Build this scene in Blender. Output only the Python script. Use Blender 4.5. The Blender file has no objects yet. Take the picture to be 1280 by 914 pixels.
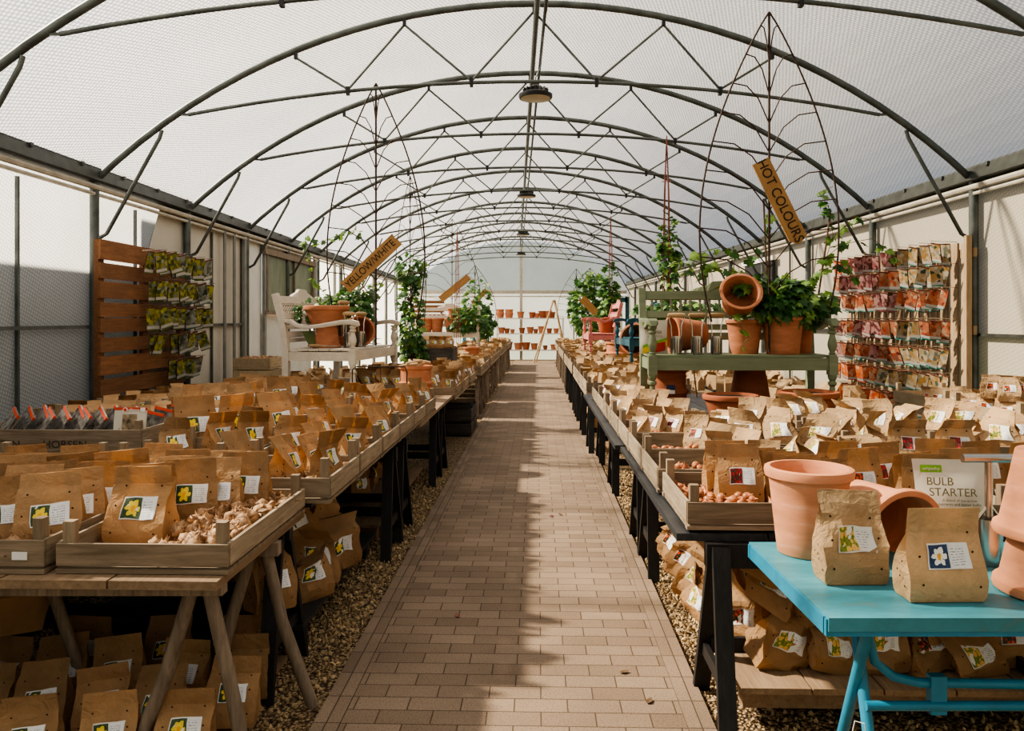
import bpy, math, random
from mathutils import Vector, Matrix, Euler, noise
random.seed(7)
PI = math.pi
R = math.radians
COL = bpy.context.scene.collection
A = R(1.64)                      # the path runs slightly off the tunnel axis
CA, SA = math.cos(A), math.sin(A)
AX, HW = 0.17, 3.97              # tunnel axis and half width
def P(s, t, z=0.0):
    return Vector((-.089 + s*CA + t*SA, t*CA - s*SA, z))

# ------------------------------------------------------------------ mesh builder
class MB:
    def __init__(s): s.v, s.f, s.m, s.uv = [], [], [], []
    def add(s, vs, fs, mi=0, uvs=None):
        b = len(s.v); s.v += [tuple(v) for v in vs]
        for k, f in enumerate(fs):
            s.f.append(tuple(b+i for i in f)); s.m.append(mi)
            s.uv.append(uvs[k] if uvs else [(s_v[0], s_v[1]) for s_v in [vs[i] for i in f]])
        return s
    def box(s, c, d, rot=None, mi=0, tap=0):
        x, y, z = d[0]/2, d[1]/2, d[2]/2
        vs = [Vector((i*x*(1-tap*(k > 0)), j*y*(1-tap*(k > 0)), k*z)) for k in (-1, 1) for j in (-1, 1) for i in (-1, 1)]
        if rot: 
            M = Euler(rot).to_matrix(); vs = [M @ v for v in vs]
        vs = [v + Vector(c) for v in vs]
        s.add(vs, [(0, 2, 3, 1), (4, 5, 7, 6), (0, 1, 5, 4), (2, 6, 7, 3), (0, 4, 6, 2), (1, 3, 7, 5)], mi)
        return s
    def bar(s, a, b, w, h, up=(0, 0, 1), mi=0):
        return s.sweep([a, b], [(-w/2, -h/2), (w/2, -h/2), (w/2, h/2), (-w/2, h/2)], up, mi)
    def sweep(s, pts, prof, up=(0, 0, 1), mi=0, scale=None):
        pts = [Vector(p) for p in pts]; n = len(prof); vs = []
        up = Vector(up)
        for i, p in enumerate(pts):
            t = (pts[min(i+1, len(pts)-1)] - pts[max(i-1, 0)]).normalized()
            sx = t.cross(up)
            if sx.length < 1e-4: sx = t.cross(Vector((1, 0, 0)))
            sx.normalize(); sy = sx.cross(t).normalized()
            k = scale[i] if scale else 1
            for a, b in prof: vs.append(p + sx*a*k + sy*b*k)
        fs = []
        for i in range(len(pts)-1):
            for j in range(n):
                fs.append((i*n+j, i*n+(j+1) % n, (i+1)*n+(j+1) % n, (i+1)*n+j))
        fs.append(tuple(range(n))[::-1]); fs.append(tuple((len(pts)-1)*n+j for j in range(n)))
        return s.add(vs, fs, mi)
    def tube(s, pts, r, seg=8, up=(0, 0, 1), mi=0, scale=None):
        return s.sweep(pts, [(r*math.cos(2*PI*k/seg), r*math.sin(2*PI*k/seg)) for k in range(seg)], up, mi, scale)
    def lathe(s, prof, seg=24, c=(0, 0, 0), M=None, mi=0, cap=True, wob=0):
        vs = []
        for r, z in prof:
            for k in range(seg):
                a = 2*PI*k/seg; rr = r*(1+wob*math.sin(3*a+z*30))
                v = Vector((rr*math.cos(a), rr*math.sin(a), z))
                if M: v = M @ v
                vs.append(v + Vector(c))
        fs = []
        for i in range(len(prof)-1):
            for k in range(seg):
                fs.append((i*seg+k, i*seg+(k+1) % seg, (i+1)*seg+(k+1) % seg, (i+1)*seg+k))
        if cap:
            fs.append(tuple(range(seg))[::-1]); fs.append(tuple((len(prof)-1)*seg+k for k in range(seg)))
        return s.add(vs, fs, mi)
    def mesh(s, name, mats, smooth=None):
        me = bpy.data.meshes.new(name); me.from_pydata(s.v, [], s.f)
        for m in (mats if isinstance(mats, (list, tuple)) else [mats]): me.materials.append(m)
        me.polygons.foreach_set('material_index', s.m)
        uvl = me.uv_layers.new(name='UVMap'); k = 0; flat = []
        for f in s.uv:
            for u in f: flat += [u[0], u[1]]
        uvl.data.foreach_set('uv', flat)
        if smooth is not None:
            me.polygons.foreach_set('use_smooth', [True]*len(me.polygons))
            me.set_sharp_from_angle(angle=R(smooth))
        me.update(); return me
    def build(s, name, mats, parent=None, smooth=None):
        return link(name, s.mesh(name, mats, smooth), parent)

def link(name, me, parent=None):
    o = bpy.data.objects.new(name, me); COL.objects.link(o)
    if parent: o.parent = parent
    return o
def tag(o, label=None, cat=None, group=None, kind=None):
    if label: o['label'] = label
    if cat: o['category'] = cat
    if group: o['group'] = group
    if kind: o['kind'] = kind
    return o
def thing(name, label, cat, loc=(0, 0, 0), rz=0, group=None):
    o = bpy.data.objects.new(name, None); COL.objects.link(o); o.location = loc; o.rotation_euler = (0, 0, rz)
    o.empty_display_size = .1
    return tag(o, label, cat, group)
def struct(name, mb, mats, parent=None, smooth=None):
    o = mb.build(name, mats, parent, smooth)
    if not parent: o['kind'] = 'structure'
    return o
def dup(root, loc, rot=None, label=None, group=None, sc=None):
    r = root.copy(); COL.objects.link(r); r.location = loc
    if rot is not None: r.rotation_euler = rot if isinstance(rot, (tuple, list)) else (0, 0, rot)
    if label: r['label'] = label
    if group: r['group'] = group
    if sc: r.scale = sc if isinstance(sc, (tuple, list)) else (sc, sc, sc)
    for ch in list(root.children):
        c = ch.copy(); COL.objects.link(c); c.parent = r
        for g in list(ch.children):
            d = g.copy(); COL.objects.link(d); d.parent = c
    return r
ORD = ['first', 'second', 'third', 'fourth', 'fifth', 'sixth', 'seventh', 'eighth', 'ninth', 'tenth', 'eleventh', 'twelfth', 'thirteenth', 'fourteenth', 'fifteenth', 'sixteenth', 'seventeenth', 'eighteenth']

# ------------------------------------------------------------------ materials
class NT:
    def __init__(s, name):
        s.m = bpy.data.materials.new(name); s.m.use_nodes = True; s.t = s.m.node_tree; s.n = s.t.nodes
        s.n.clear(); s.out = s.n.new('ShaderNodeOutputMaterial')
    def new(s, ty, **kw):
        n = s.n.new(ty)
        for k, v in kw.items():
            if k in n.inputs: n.inputs[k].default_value = v
            else: setattr(n, k, v)
        return n
    def l(s, a, b): s.t.links.new(a, b)
    def bsdf(s, rough=.7, metal=0.0, spec=.35):
        b = s.new('ShaderNodeBsdfPrincipled'); b.inputs['Roughness'].default_value = rough
        b.inputs['Metallic'].default_value = metal; b.inputs['Specular IOR Level'].default_value = spec
        s.l(b.outputs[0], s.out.inputs[0]); return b
    def coord(s, kind='Object', scale=(1, 1, 1), rnd=False):
        tc = s.new('ShaderNodeTexCoord'); mp = s.new('ShaderNodeMapping'); mp.inputs['Scale'].default_value = scale
        s.l(tc.outputs[kind], mp.inputs[0])
        if rnd:
            oi = s.new('ShaderNodeObjectInfo'); mu = s.new('ShaderNodeMath', operation='MULTIPLY'); mu.inputs[1].default_value = 37.0
            s.l(oi.outputs['Random'], mu.inputs[0]); s.l(mu.outputs[0], mp.inputs['Location'])
        return mp.outputs[0]
    def noise(s, vec, scale, detail=4, rough=.55, dist=0):
        n = s.new('ShaderNodeTexNoise'); n.inputs['Scale'].default_value = scale; n.inputs['Detail'].default_value = detail
        n.inputs['Roughness'].default_value = rough; n.inputs['Distortion'].default_value = dist
        s.l(vec, n.inputs['Vector']); return n.outputs['Fac']
    def ramp(s, fac, stops):
        r = s.new('ShaderNodeValToRGB'); e = r.color_ramp.elements
        while len(e) < len(stops): e.new(.5)
        for k, (p, c) in enumerate(stops): e[k].position = p; e[k].color = (*c, 1) if len(c) == 3 else c
        s.l(fac, r.inputs[0]); return r.outputs[0]
    def mix(s, fac, a, b, mode='MIX'):
        m = s.new('ShaderNodeMix', data_type='RGBA', blend_type=mode)
        for k, v in ((0, fac), (6, a), (7, b)):
            if hasattr(v, 'is_linked') or hasattr(v, 'links'): s.l(v, m.inputs[k])
            else: m.inputs[k].default_value = v if k == 0 else (*v, 1)
        return m.outputs[2]
    def math(s, op, a, b=0.0):
        m = s.new('ShaderNodeMath', operation=op)
        for k, v in ((0, a), (1, b)):
            if isinstance(v, (int, float)): m.inputs[k].default_value = v
            else: s.l(v, m.inputs[k])
        return m.outputs[0]
    def bump(s, b, h, strength=.3, dist=.01):
        n = s.new('ShaderNodeBump'); n.inputs['Strength'].default_value = strength; n.inputs['Distance'].default_value = dist
        s.l(h, n.inputs['Height']); s.l(n.outputs[0], b.inputs['Normal'])
    def rand(s):
        return s.new('ShaderNodeObjectInfo').outputs['Random']

def mk_plain(name, c, rough=.6, metal=0, spec=.35, var=.12, scale=8, bump=0.0, dark=None):
    t = NT(name); b = t.bsdf(rough, metal, spec); v = t.coord(rnd=True)
    n = t.noise(v, scale, 5)
    d = dark or tuple(x*(1-var*2) for x in c)
    col = t.ramp(n, [(.3, d), (.65, tuple(min(1, x*(1+var)) for x in c))])
    t.l(col, b.inputs['Base Color'])
    if bump: t.bump(b, n, bump, .01)
    return t.m
def mk_wood(name, c1, c2, ax=0, rough=.75, scale=1.0, rnd=.35, bump=.4):
    t = NT(name); b = t.bsdf(rough); sc = [14*scale]*3; sc[ax] = 1.2*scale
    v = t.coord(scale=tuple(sc), rnd=True)
    g = t.noise(v, 3.2, 6, .65, .6); col = t.ramp(g, [(.28, c1), (.5, tuple((a+b_)/2 for a, b_ in zip(c1, c2))), (.72, c2)])
    v2 = t.coord(rnd=True); blot = t.noise(v2, 5, 3)
    col = t.mix(t.math('MULTIPLY', blot, .55), col, tuple(x*.45 for x in c1))
    r = t.rand(); m = t.math('ADD', t.math('MULTIPLY', r, rnd), 1-rnd*.6)
    hs = t.new('ShaderNodeHueSaturation'); t.l(m, hs.inputs['Value']); t.l(col, hs.inputs['Color'])
    t.l(hs.outputs[0], b.inputs['Base Color']); t.bump(b, g, bump, .004)
    return t.m
def mk_kraft(name, c, tr=.22, dark=.55):
    t = NT(name); b = t.bsdf(.72, 0, .3); v = t.coord(rnd=True)
    n = t.noise(v, 9, 5, .6); col = t.ramp(n, [(.3, tuple(x*.78 for x in c)), (.7, tuple(min(1, x*1.12) for x in c))])
    m = t.math('ADD', t.math('MULTIPLY', t.rand(), .35), .82)
    hs = t.new('ShaderNodeHueSaturation'); t.l(m, hs.inputs['Value']); t.l(col, hs.inputs['Color'])
    t.l(hs.outputs[0], b.inputs['Base Color'])
    h = t.math('ADD', t.math('MULTIPLY', t.math('ABSOLUTE', t.math('SUBTRACT', t.noise(v, 13, 3, .5, 1.2), .5)), 2.2), t.math('MULTIPLY', t.math('ABSOLUTE', t.math('SUBTRACT', t.noise(v, 31, 2, .5, .8), .5)), .8))
    t.bump(b, h, .55, .012)
    tl = t.new('ShaderNodeBsdfTranslucent'); t.l(hs.outputs[0], tl.inputs['Color'])
    mx = t.new('ShaderNodeMixShader'); mx.inputs[0].default_value = tr
    t.l(b.outputs[0], mx.inputs[1]); t.l(tl.outputs[0], mx.inputs[2]); t.l(mx.outputs[0], t.out.inputs[0])
    return t.m
def mk_flower(name, petal, petal2, centre, bg, bg2, n=6, blobs=False):
    """a small printed photograph of a flower on uv 0..1"""
    t = NT(name); b = t.bsdf(.45); tc = t.new('ShaderNodeTexCoord'); uv = tc.outputs['UV']
    nz = t.noise(uv, 6, 4); bgc = t.ramp(nz, [(.35, bg), (.65, bg2)])
    if blobs:
        mp = t.new('ShaderNodeMapping'); mp.inputs['Scale'].default_value = (3.8, 3.0, 1); mp.inputs['Location'].default_value = (.3, .2, 0); t.l(uv, mp.inputs[0])
        vo = t.new('ShaderNodeTexVoronoi'); vo.inputs['Scale'].default_value = 1; vo.inputs['Randomness'].default_value = .55; t.l(mp.outputs[0], vo.inputs['Vector'])
        mask = t.math('LESS_THAN', vo.outputs['Distance'], .5)
        pc = t.ramp(vo.outputs['Distance'], [(.1, petal2), (.42, petal)])
        col = t.mix(mask, bgc, pc)
    else:
        sep = t.new('ShaderNodeSeparateXYZ'); t.l(uv, sep.inputs[0])
        x = t.math('SUBTRACT', t.math('ADD', sep.outputs[0], t.math('MULTIPLY', t.noise(uv, 3.5, 3), .35)), .675); y = t.math('SUBTRACT', t.math('ADD', sep.outputs[1], t.math('MULTIPLY', t.noise(uv, 4.3, 3), .35)), .675)
        r = t.math('SQRT', t.math('ADD', t.math('MULTIPLY', x, x), t.math('MULTIPLY', y, y)))
        a = t.math('ARCTAN2', y, x)
        lim = t.math('ADD', t.math('MULTIPLY', t.math('ABSOLUTE', t.math('COSINE', t.math('MULTIPLY', a, n/2))), .18), .24)
        pc = t.ramp(t.math('MULTIPLY', r, 2.2), [(.2, petal2), (.8, petal)])
        col = t.mix(t.math('LESS_THAN', r, lim), bgc, pc)
        col = t.mix(t.math('LESS_THAN', r, .13), col, centre)
    t.l(col, b.inputs['Base Color']); return t.m
def mk_textlabel(name):
    """white sticker with small grey lines of type, on uv 0..1"""
    t = NT(name); b = t.bsdf(.5); tc = t.new('ShaderNodeTexCoord'); sep = t.new('ShaderNodeSeparateXYZ'); t.l(tc.outputs['UV'], sep.inputs[0])
    y = t.math('MULTIPLY', sep.outputs[1], 9); fr = t.math('FRACT', y)
    mp = t.new('ShaderNodeMapping'); mp.inputs['Scale'].default_value = (9, 1, 1); 
    cb = t.new('ShaderNodeCombineXYZ'); t.l(sep.outputs[0], cb.inputs[0]); t.l(t.math('FLOOR', y), cb.inputs[1]); t.l(cb.outputs[0], mp.inputs[0])
    nz = t.noise(mp.outputs[0], 1.7, 2)
    m = t.math('MULTIPLY', t.math('LESS_THAN', fr, .38), t.math('GREATER_THAN', nz, .47))
    m = t.math('MULTIPLY', m, t.math('LESS_THAN', t.math('ABSOLUTE', t.math('SUBTRACT', sep.outputs[0], .42)), .36))
    m = t.math('MULTIPLY', m, t.math('LESS_THAN', t.math('ABSOLUTE', t.math('SUBTRACT', sep.outputs[1], .5)), .4))
    t.l(t.mix(m, (.78, .78, .8), (.3, .3, .33)), b.inputs['Base Color']); return t.m
def mk_film(name, trans, tint, white, bub=36.0, bubs=.5, tcol=(.86, .88, .9), uvk='UV', grad=False):
    t = NT(name); tc = t.new('ShaderNodeTexCoord')
    mp = t.new('ShaderNodeMapping'); mp.inputs['Rotation'].default_value = (0, 0, R(20)); t.l(tc.outputs[uvk], mp.inputs[0])
    vo = t.new('ShaderNodeTexVoronoi'); vo.inputs['Scale'].default_value = bub; vo.inputs['Randomness'].default_value = .12; t.l(mp.outputs[0], vo.inputs['Vector'])
    dot = t.ramp(vo.outputs['Distance'], [(.18, (1, 1, 1)), (.48, (1-bubs, 1-bubs, 1-bubs))])
    nz = t.noise(tc.outputs[uvk], .55, 5, .6); dirt_tint = t.ramp(nz, [(.3, tuple(x*.8 for x in tint)), (.7, tint)])
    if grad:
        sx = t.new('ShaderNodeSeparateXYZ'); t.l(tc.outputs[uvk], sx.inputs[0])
        gr = t.ramp(t.math('ADD', t.math('MULTIPLY', sx.outputs[0], .1), .5), [(.15, (.93, .96, 1)), (.55, (.96, .95, .93)), (.9, (.78, .71, .60))])  # tint across the width: cool at left, warmer and darker at right
        dirt_tint = t.mix(1.0, dirt_tint, gr, 'MULTIPLY')
    col = t.mix(1.0, dirt_tint, dot, 'MULTIPLY')
    tl = t.new('ShaderNodeBsdfTranslucent'); t.l(col, tl.inputs[0]); df = t.new('ShaderNodeBsdfDiffuse'); t.l(col, df.inputs[0])
    m1 = t.new('ShaderNodeMixShader'); m1.inputs[0].default_value = white; t.l(tl.outputs[0], m1.inputs[1]); t.l(df.outputs[0], m1.inputs[2])
    tp = t.new('ShaderNodeBsdfTransparent'); tp.inputs[0].default_value = (*tcol, 1)
    m2 = t.new('ShaderNodeMixShader'); m2.inputs[0].default_value = trans; t.l(m1.outputs[0], m2.inputs[1]); t.l(tp.outputs[0], m2.inputs[2])
    t.l(m2.outputs[0], t.out.inputs[0]); return t.m
def mk_brick(name, swap=False):
    t = NT(name); b = t.bsdf(.85, 0, .25); tc = t.new('ShaderNodeTexCoord'); mp = t.new('ShaderNodeMapping'); t.l(tc.outputs['UV'], mp.inputs[0])
    if swap: mp.inputs['Rotation'].default_value = (0, 0, PI/2)
    br = t.new('ShaderNodeTexBrick'); t.l(mp.outputs[0], br.inputs['Vector'])
    br.inputs['Scale'].default_value = 1; br.inputs['Brick Width'].default_value = .204; br.inputs['Row Height'].default_value = .1022 if not swap else .098
    br.inputs['Mortar Size'].default_value = .0028; br.inputs['Mortar Smooth'].default_value = .3; br.inputs['Bias'].default_value = 0
    br.offset = .5 if not swap else 0
    br.inputs['Color1'].default_value = (.205, .148, .106, 1); br.inputs['Color2'].default_value = (.285, .212, .156, 1); br.inputs['Mortar'].default_value = (.09, .062, .043, 1)
    sp = t.noise(tc.outputs['UV'], 160, 2); speck = t.ramp(sp, [(.36, (.62, .6, .58)), (.5, (1, 1, 1)), (.7, (1.0, 1.0, 1.0)), (.76, (1.5, 1.5, 1.45))])
    big = t.noise(tc.outputs['UV'], 1.3, 4); bigc = t.ramp(big, [(.3, (.78, .76, .74)), (.7, (1.1, 1.08, 1.05))])
    col = t.mix(1, t.mix(1, br.outputs['Color'], speck, 'MULTIPLY'), bigc, 'MULTIPLY')
    t.l(col, b.inputs['Base Color'])
    h = t.math('ADD', t.math('MULTIPLY', br.outputs['Fac'], -1), t.math('MULTIPLY', sp, .25)); t.bump(b, h, .6, .006)
    return t.m
def mk_gravel(name):
    t = NT(name); b = t.bsdf(.8); v = t.coord(); vo = t.new('ShaderNodeTexVoronoi'); vo.inputs['Scale'].default_value = 70; t.l(v, vo.inputs['Vector'])
    sep = t.new('ShaderNodeSeparateColor'); t.l(vo.outputs['Color'], sep.inputs[0])
    c = t.ramp(sep.outputs[0], [(0, (.16, .10, .05)), (.5, (.45, .30, .15)), (1, (.62, .46, .28))])
    d = t.ramp(vo.outputs['Distance'], [(.25, (1, 1, 1)), (.75, (.12, .1, .08))])
    t.l(t.mix(1, c, d, 'MULTIPLY'), b.inputs['Base Color'])
    t.bump(b, t.math('MULTIPLY', vo.outputs['Distance'], -1), 1, .02); return t.m
def mk_leaf(name, c1, c2):
    t = NT(name); v = t.coord(); n = t.noise(v, 14, 3); col = t.ramp(n, [(.35, c1), (.65, c2)])
    b = t.bsdf(.45, 0, .5); t.l(col, b.inputs['Base Color']); tl = t.new('ShaderNodeBsdfTranslucent'); t.l(col, tl.inputs[0])
    mx = t.new('ShaderNodeMixShader'); mx.inputs[0].default_value = .35; t.l(b.outputs[0], mx.inputs[1]); t.l(tl.outputs[0], mx.inputs[2]); t.l(mx.outputs[0], t.out.inputs[0])
    return t.m
def mk_terra(name, c, pat=.3):
    t = NT(name); b = t.bsdf(.8, 0, .25); v = t.coord(scale=(1, 1, 4), rnd=True); n = t.noise(v, 6, 5, .6)
    col = t.ramp(n, [(.3, tuple(x*.75 for x in c)), (.6, c), (.8, tuple(x+(1-x)*pat*.5 for x in c))])
    hs = t.new('ShaderNodeHueSaturation'); t.l(t.math('ADD', t.math('MULTIPLY', t.rand(), .3), .82), hs.inputs['Value']); t.l(col, hs.inputs['Color'])
    t.l(hs.outputs[0], b.inputs['Base Color']); t.bump(b, n, .15, .004); return t.m
def mk_packet(name, cols, band, blobs=3.2):
    t = NT(name); b = t.bsdf(.3, 0, .5); tc = t.new('ShaderNodeTexCoord'); uv = tc.outputs['UV']
    mp = t.new('ShaderNodeMapping'); mp.inputs['Scale'].default_value = (blobs, blobs*1.6, 1); t.l(uv, mp.inputs[0])
    oi = t.rand(); t.l(t.math('MULTIPLY', oi, 20), mp.inputs['Location'])
    vo = t.new('ShaderNodeTexVoronoi'); vo.inputs['Scale'].default_value = 1; t.l(mp.outputs[0], vo.inputs['Vector'])
    sep = t.new('ShaderNodeSeparateColor'); t.l(vo.outputs['Color'], sep.inputs[0])
    c = t.ramp(t.math('FRACT', t.math('ADD', sep.outputs[0], t.math('MULTIPLY', oi, .5))), [(k/(len(cols)-1)*.95, x) for k, x in enumerate(cols)])
    s2 = t.new('ShaderNodeSeparateXYZ'); t.l(uv, s2.inputs[0])
    m = t.math('LESS_THAN', t.math('ABSOLUTE', t.math('SUBTRACT', s2.outputs[1], .13)), .07)
    c = t.mix(m, c, (.55, .53, .5)); m2 = t.math('LESS_THAN', s2.outputs[1], .05); c = t.mix(m2, c, band)
    t.l(c, b.inputs['Base Color']); return t.m

M = {}
M['kraft'] = mk_kraft('kraft_paper', (.52, .315, .155), .42)
M['kraft_pale'] = mk_kraft('pale_kraft_paper', (.60, .405, .225), .3)
M['hole'] = mk_plain('punched_hole', (.03, .018, .01), .9, var=0)
M['crate'] = mk_wood('crate_wood', (.17, .12, .075), (.44, .335, .235), 0)
M['crate_y'] = mk_wood('crate_wood_lengthwise', (.19, .14, .09), (.5, .40, .29), 1)
M['crate_z'] = mk_wood('crate_post_wood', (.18, .125, .075), (.42, .32, .22), 2)
M['crate_dark'] = mk_wood('dark_crate_wood', (.05, .045, .04), (.15, .13, .11), 0)
M['crate_pale'] = mk_wood('pale_crate_wood', (.34, .25, .15), (.58, .45, .29), 1)
M['pallet'] = mk_wood('warm_pallet_wood', (.15, .06, .022), (.33, .145, .058), 1)
M['slat'] = mk_wood('pale_slat_wood', (.30, .20, .11), (.52, .38, .24), 2)
M['black'] = mk_wood('black_painted_wood', (.008, .008, .009), (.03, .028, .027), 2, .55, rnd=.2)
M['black_y'] = mk_wood('black_painted_board', (.012, .013, .016), (.05, .052, .058), 1, .5, rnd=.2)
M['greywood'] = mk_wood('weathered_leg_wood', (.16, .115, .08), (.42, .33, .25), 2)
M['shelf'] = mk_wood('shelf_board_wood', (.22, .14, .08), (.42, .29, .18), 1)
M['green'] = mk_wood('green_painted_wood', (.17, .205, .12), (.26, .30, .185), 0, .5, .6, .1, .15)
M['white'] = mk_wood('cream_painted_wood', (.62, .54, .44), (.78, .70, .60), 0, .5, .6, .05, .15)
M['blue0'] = mk_wood('blue_painted_wood', (.035, .17, .22), (.075, .27, .34), 0, .5, .9, .05, .2)
_t = NT('worn_blue_paint'); _b = _t.bsdf(.45); _v = _t.coord(scale=(1, 3, 1)); _n = _t.noise(_v, 3.5, 8, .7)
_c = _t.ramp(_n, [(.33, (.14, .16, .12)), (.39, (.04, .18, .22)), (.55, (.05, .235, .30)), (.75, (.10, .30, .36))]); _t.l(_c, _b.inputs['Base Color']); _t.bump(_b, _n, .1, .003); M['blue'] = _t.m
M['bluemetal'] = mk_plain('blue_painted_metal', (.015, .2, .33), .4, 0, .5, .1, 14)
M['teal'] = mk_plain('dark_teal_paint', (.012, .075, .11), .5, var=.2)
M['pink'] = mk_plain('pink_paint', (.55, .2, .18), .5, var=.1)
M['steel'] = mk_plain('green_grey_steel', (.10, .112, .105), .45, .5, .5, .2, 6)
M['steel_dark'] = mk_plain('dark_gutter_metal', (.05, .053, .047), .5, .3, var=.2)
M['pipe'] = mk_plain('beige_pipe', (.45, .41, .34), .5, var=.12)
M['chrome'] = mk_plain('stainless_steel', (.55, .53, .5), .25, 1, var=.08)
M['wire'] = mk_plain('rusty_wire', (.05, .028, .02), .7, .3, var=.3, scale=20)
M['rod'] = mk_plain('red_brown_rod', (.2, .06, .04), .6, var=.2)
M['terra'] = mk_terra('terracotta', (.50, .195, .10))
M['terra_light'] = mk_terra('pale_terracotta', (.62, .27, .145), .35)
M['terra_dark'] = mk_terra('dark_terracotta', (.33, .105, .05), .1)
M['dark'] = mk_plain('dark_soil', (.03, .02, .013), .95, var=.3, scale=60, bump=.5)
M['handle'] = mk_wood('turned_handle_wood', (.40, .24, .11), (.60, .42, .24), 0, .45)
M['lampblack'] = mk_plain('lamp_black', (.012, .012, .013), .45, var=.1)
M['lens'] = mk_plain('lamp_lens', (.5, .46, .36), .3, var=.05)
M['bulb'] = mk_plain('daffodil_bulb_skin', (.40, .24, .125), .6, var=.3, scale=45, bump=.8, dark=(.13, .06, .028))
M['tulipbulb'] = mk_plain('tulip_bulb_skin', (.42, .17, .075), .4, var=.25, scale=40, bump=.3, dark=(.2, .055, .02))
M['leaf'] = mk_leaf('ivy_leaf', (.018, .07, .018), (.07, .18, .03))
M['leaf_l'] = mk_leaf('young_ivy_leaf', (.10, .22, .03), (.24, .38, .08))
M['stem'] = mk_plain('plant_stem', (.12, .07, .035), .8)
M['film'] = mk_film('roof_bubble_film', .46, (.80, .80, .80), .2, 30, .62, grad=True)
M['film_wall'] = mk_film('wall_bubble_film', .2, (.86, .88, .9), .35, 34, .34)
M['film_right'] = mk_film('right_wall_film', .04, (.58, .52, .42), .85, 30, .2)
M['film_end'] = mk_film('end_wall_film', .12, (.42, .47, .5), .45, 30, .15)
M['panel'] = mk_plain('white_wall_panel', (.68, .67, .63), .6, var=.06, scale=2)
M['panel_film'] = mk_film('white_translucent_panel', .15, (.92, .92, .92), .35, 30, .08)
M['algae'] = mk_wood('algae_stained_glazing', (.10, .13, .07), (.26, .30, .20), 2, .4, .35, 0)
M['conduit'] = mk_plain('grey_conduit', (.22, .22, .2), .5, .2, var=.1)
M['beige'] = mk_plain('beige_sheet', (.50, .46, .39), .7, var=.06, scale=2)
M['brick'] = mk_brick('path_brick'); M['kerb'] = mk_brick('kerb_brick', True)
M['gravel'] = mk_gravel('pea_gravel')
M['stone'] = mk_plain('gravel_stone', (.5, .36, .2), .8, var=.35, scale=30)
M['grass'] = mk_plain('outside_ground', (.12, .16, .07), .9, var=.3)
M['fence'] = mk_plain('outside_fence_boards', (.30, .31, .31), .9, var=.1)
M['sign'] = mk_wood('sign_wood', (.33, .165, .05), (.50, .28, .10), 0, .6, .5, .05)
M['ink'] = mk_plain('black_ink', (.015, .012, .01), .8, var=0)
M['ink_faded'] = mk_plain('faded_ink', (.05, .035, .025), .9, var=0)
M['paper'] = mk_plain('white_paper', (.78, .77, .75), .5, var=.03)
M['text'] = mk_textlabel('printed_type')
M['orange'] = mk_plain('orange_red_card', (.55, .06, .02), .4, var=.08)
M['clear'] = mk_plain('smoky_plastic_window', (.16, .15, .14), .12, 0, .8, .4, 25)
M['window_brown'] = mk_plain('plant_root_in_window', (.36, .27, .17), .2, 0, .6, .45, 18)
M['daff'] = mk_flower('yellow_daffodil_photo', (.75, .55, .03), (.85, .62, .05), (.8, .4, .02), (.01, .03, .012), (.06, .1, .03))
M['daffw'] = mk_flower('white_daffodil_photo', (.8, .8, .76), (.85, .85, .8), (.75, .38, .04), (.01, .025, .07), (.03, .06, .16))
M['tulp'] = mk_flower('peach_tulip_photo', (.75, .5, .12), (.8, .32, .15), (.7, .3, .1), (.08, .16, .02), (.3, .3, .06), blobs=True)
M['tulr'] = mk_flower('red_tulip_photo', (.5, .03, .01), (.75, .2, .03), (.7, .3, .1), (.01, .02, .008), (.05, .06, .02), blobs=True)
M['tuld'] = mk_flower('crimson_tulip_photo', (.3, .01, .015), (.5, .06, .06), (.7, .3, .1), (.02, .015, .01), (.15, .05, .04), blobs=True)
M['pk1'] = mk_packet('pink_flower_packet_print', [(.42, .14, .15), (.6, .36, .33), (.22, .04, .05), (.1, .06, .04)], (.3, .1, .1))
M['pk2'] = mk_packet('red_flower_packet_print', [(.48, .07, .035), (.6, .24, .12), (.16, .015, .015), (.6, .42, .28)], (.04, .3, .25))
M['pk3'] = mk_packet('cream_flower_packet_print', [(.55, .42, .25), (.4, .22, .06), (.62, .54, .42), (.05, .09, .06)], (.04, .3, .25))
M['pk4'] = mk_packet('yellow_flower_packet_print', [(.42, .36, .03), (.03, .05, .015), (.5, .45, .06), (.06, .09, .03), (.3, .32, .25)], (.1, .15, .06), 4)
M['pk5'] = mk_packet('white_flower_packet_print', [(.4, .4, .36), (.05, .07, .04), (.32, .32, .26), (.03, .04, .03)], (.1, .2, .2), 4)
M['pk6'] = mk_packet('orange_packet_print', [(.75, .14, .03), (.8, .25, .08), (.6, .08, .03), (.8, .5, .35)], (.6, .1, .05))
M['pkback'] = mk_plain('brown_packet_mesh', (.12, .05, .03), .6, var=.3, scale=40)
M['starter'] = mk_plain('cream_bag_plastic', (.62, .58, .49), .4, var=.06, scale=5)
M['lime'] = mk_plain('lime_green_print', (.2, .45, .04), .4, var=.1)
M['yellow'] = mk_plain('yellow_print', (.8, .55, .02), .4, var=.15, scale=20)
M['red'] = mk_plain('red_print', (.5, .03, .02), .4, var=.1)
M['olive'] = mk_plain('olive_print', (.16, .13, .05), .5, var=0)
M['navy'] = mk_plain('navy_card', (.02, .03, .09), .5, var=0)
M['bluesack'] = mk_plain('blue_sack_print', (.06, .13, .35), .5, var=.1)

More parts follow.
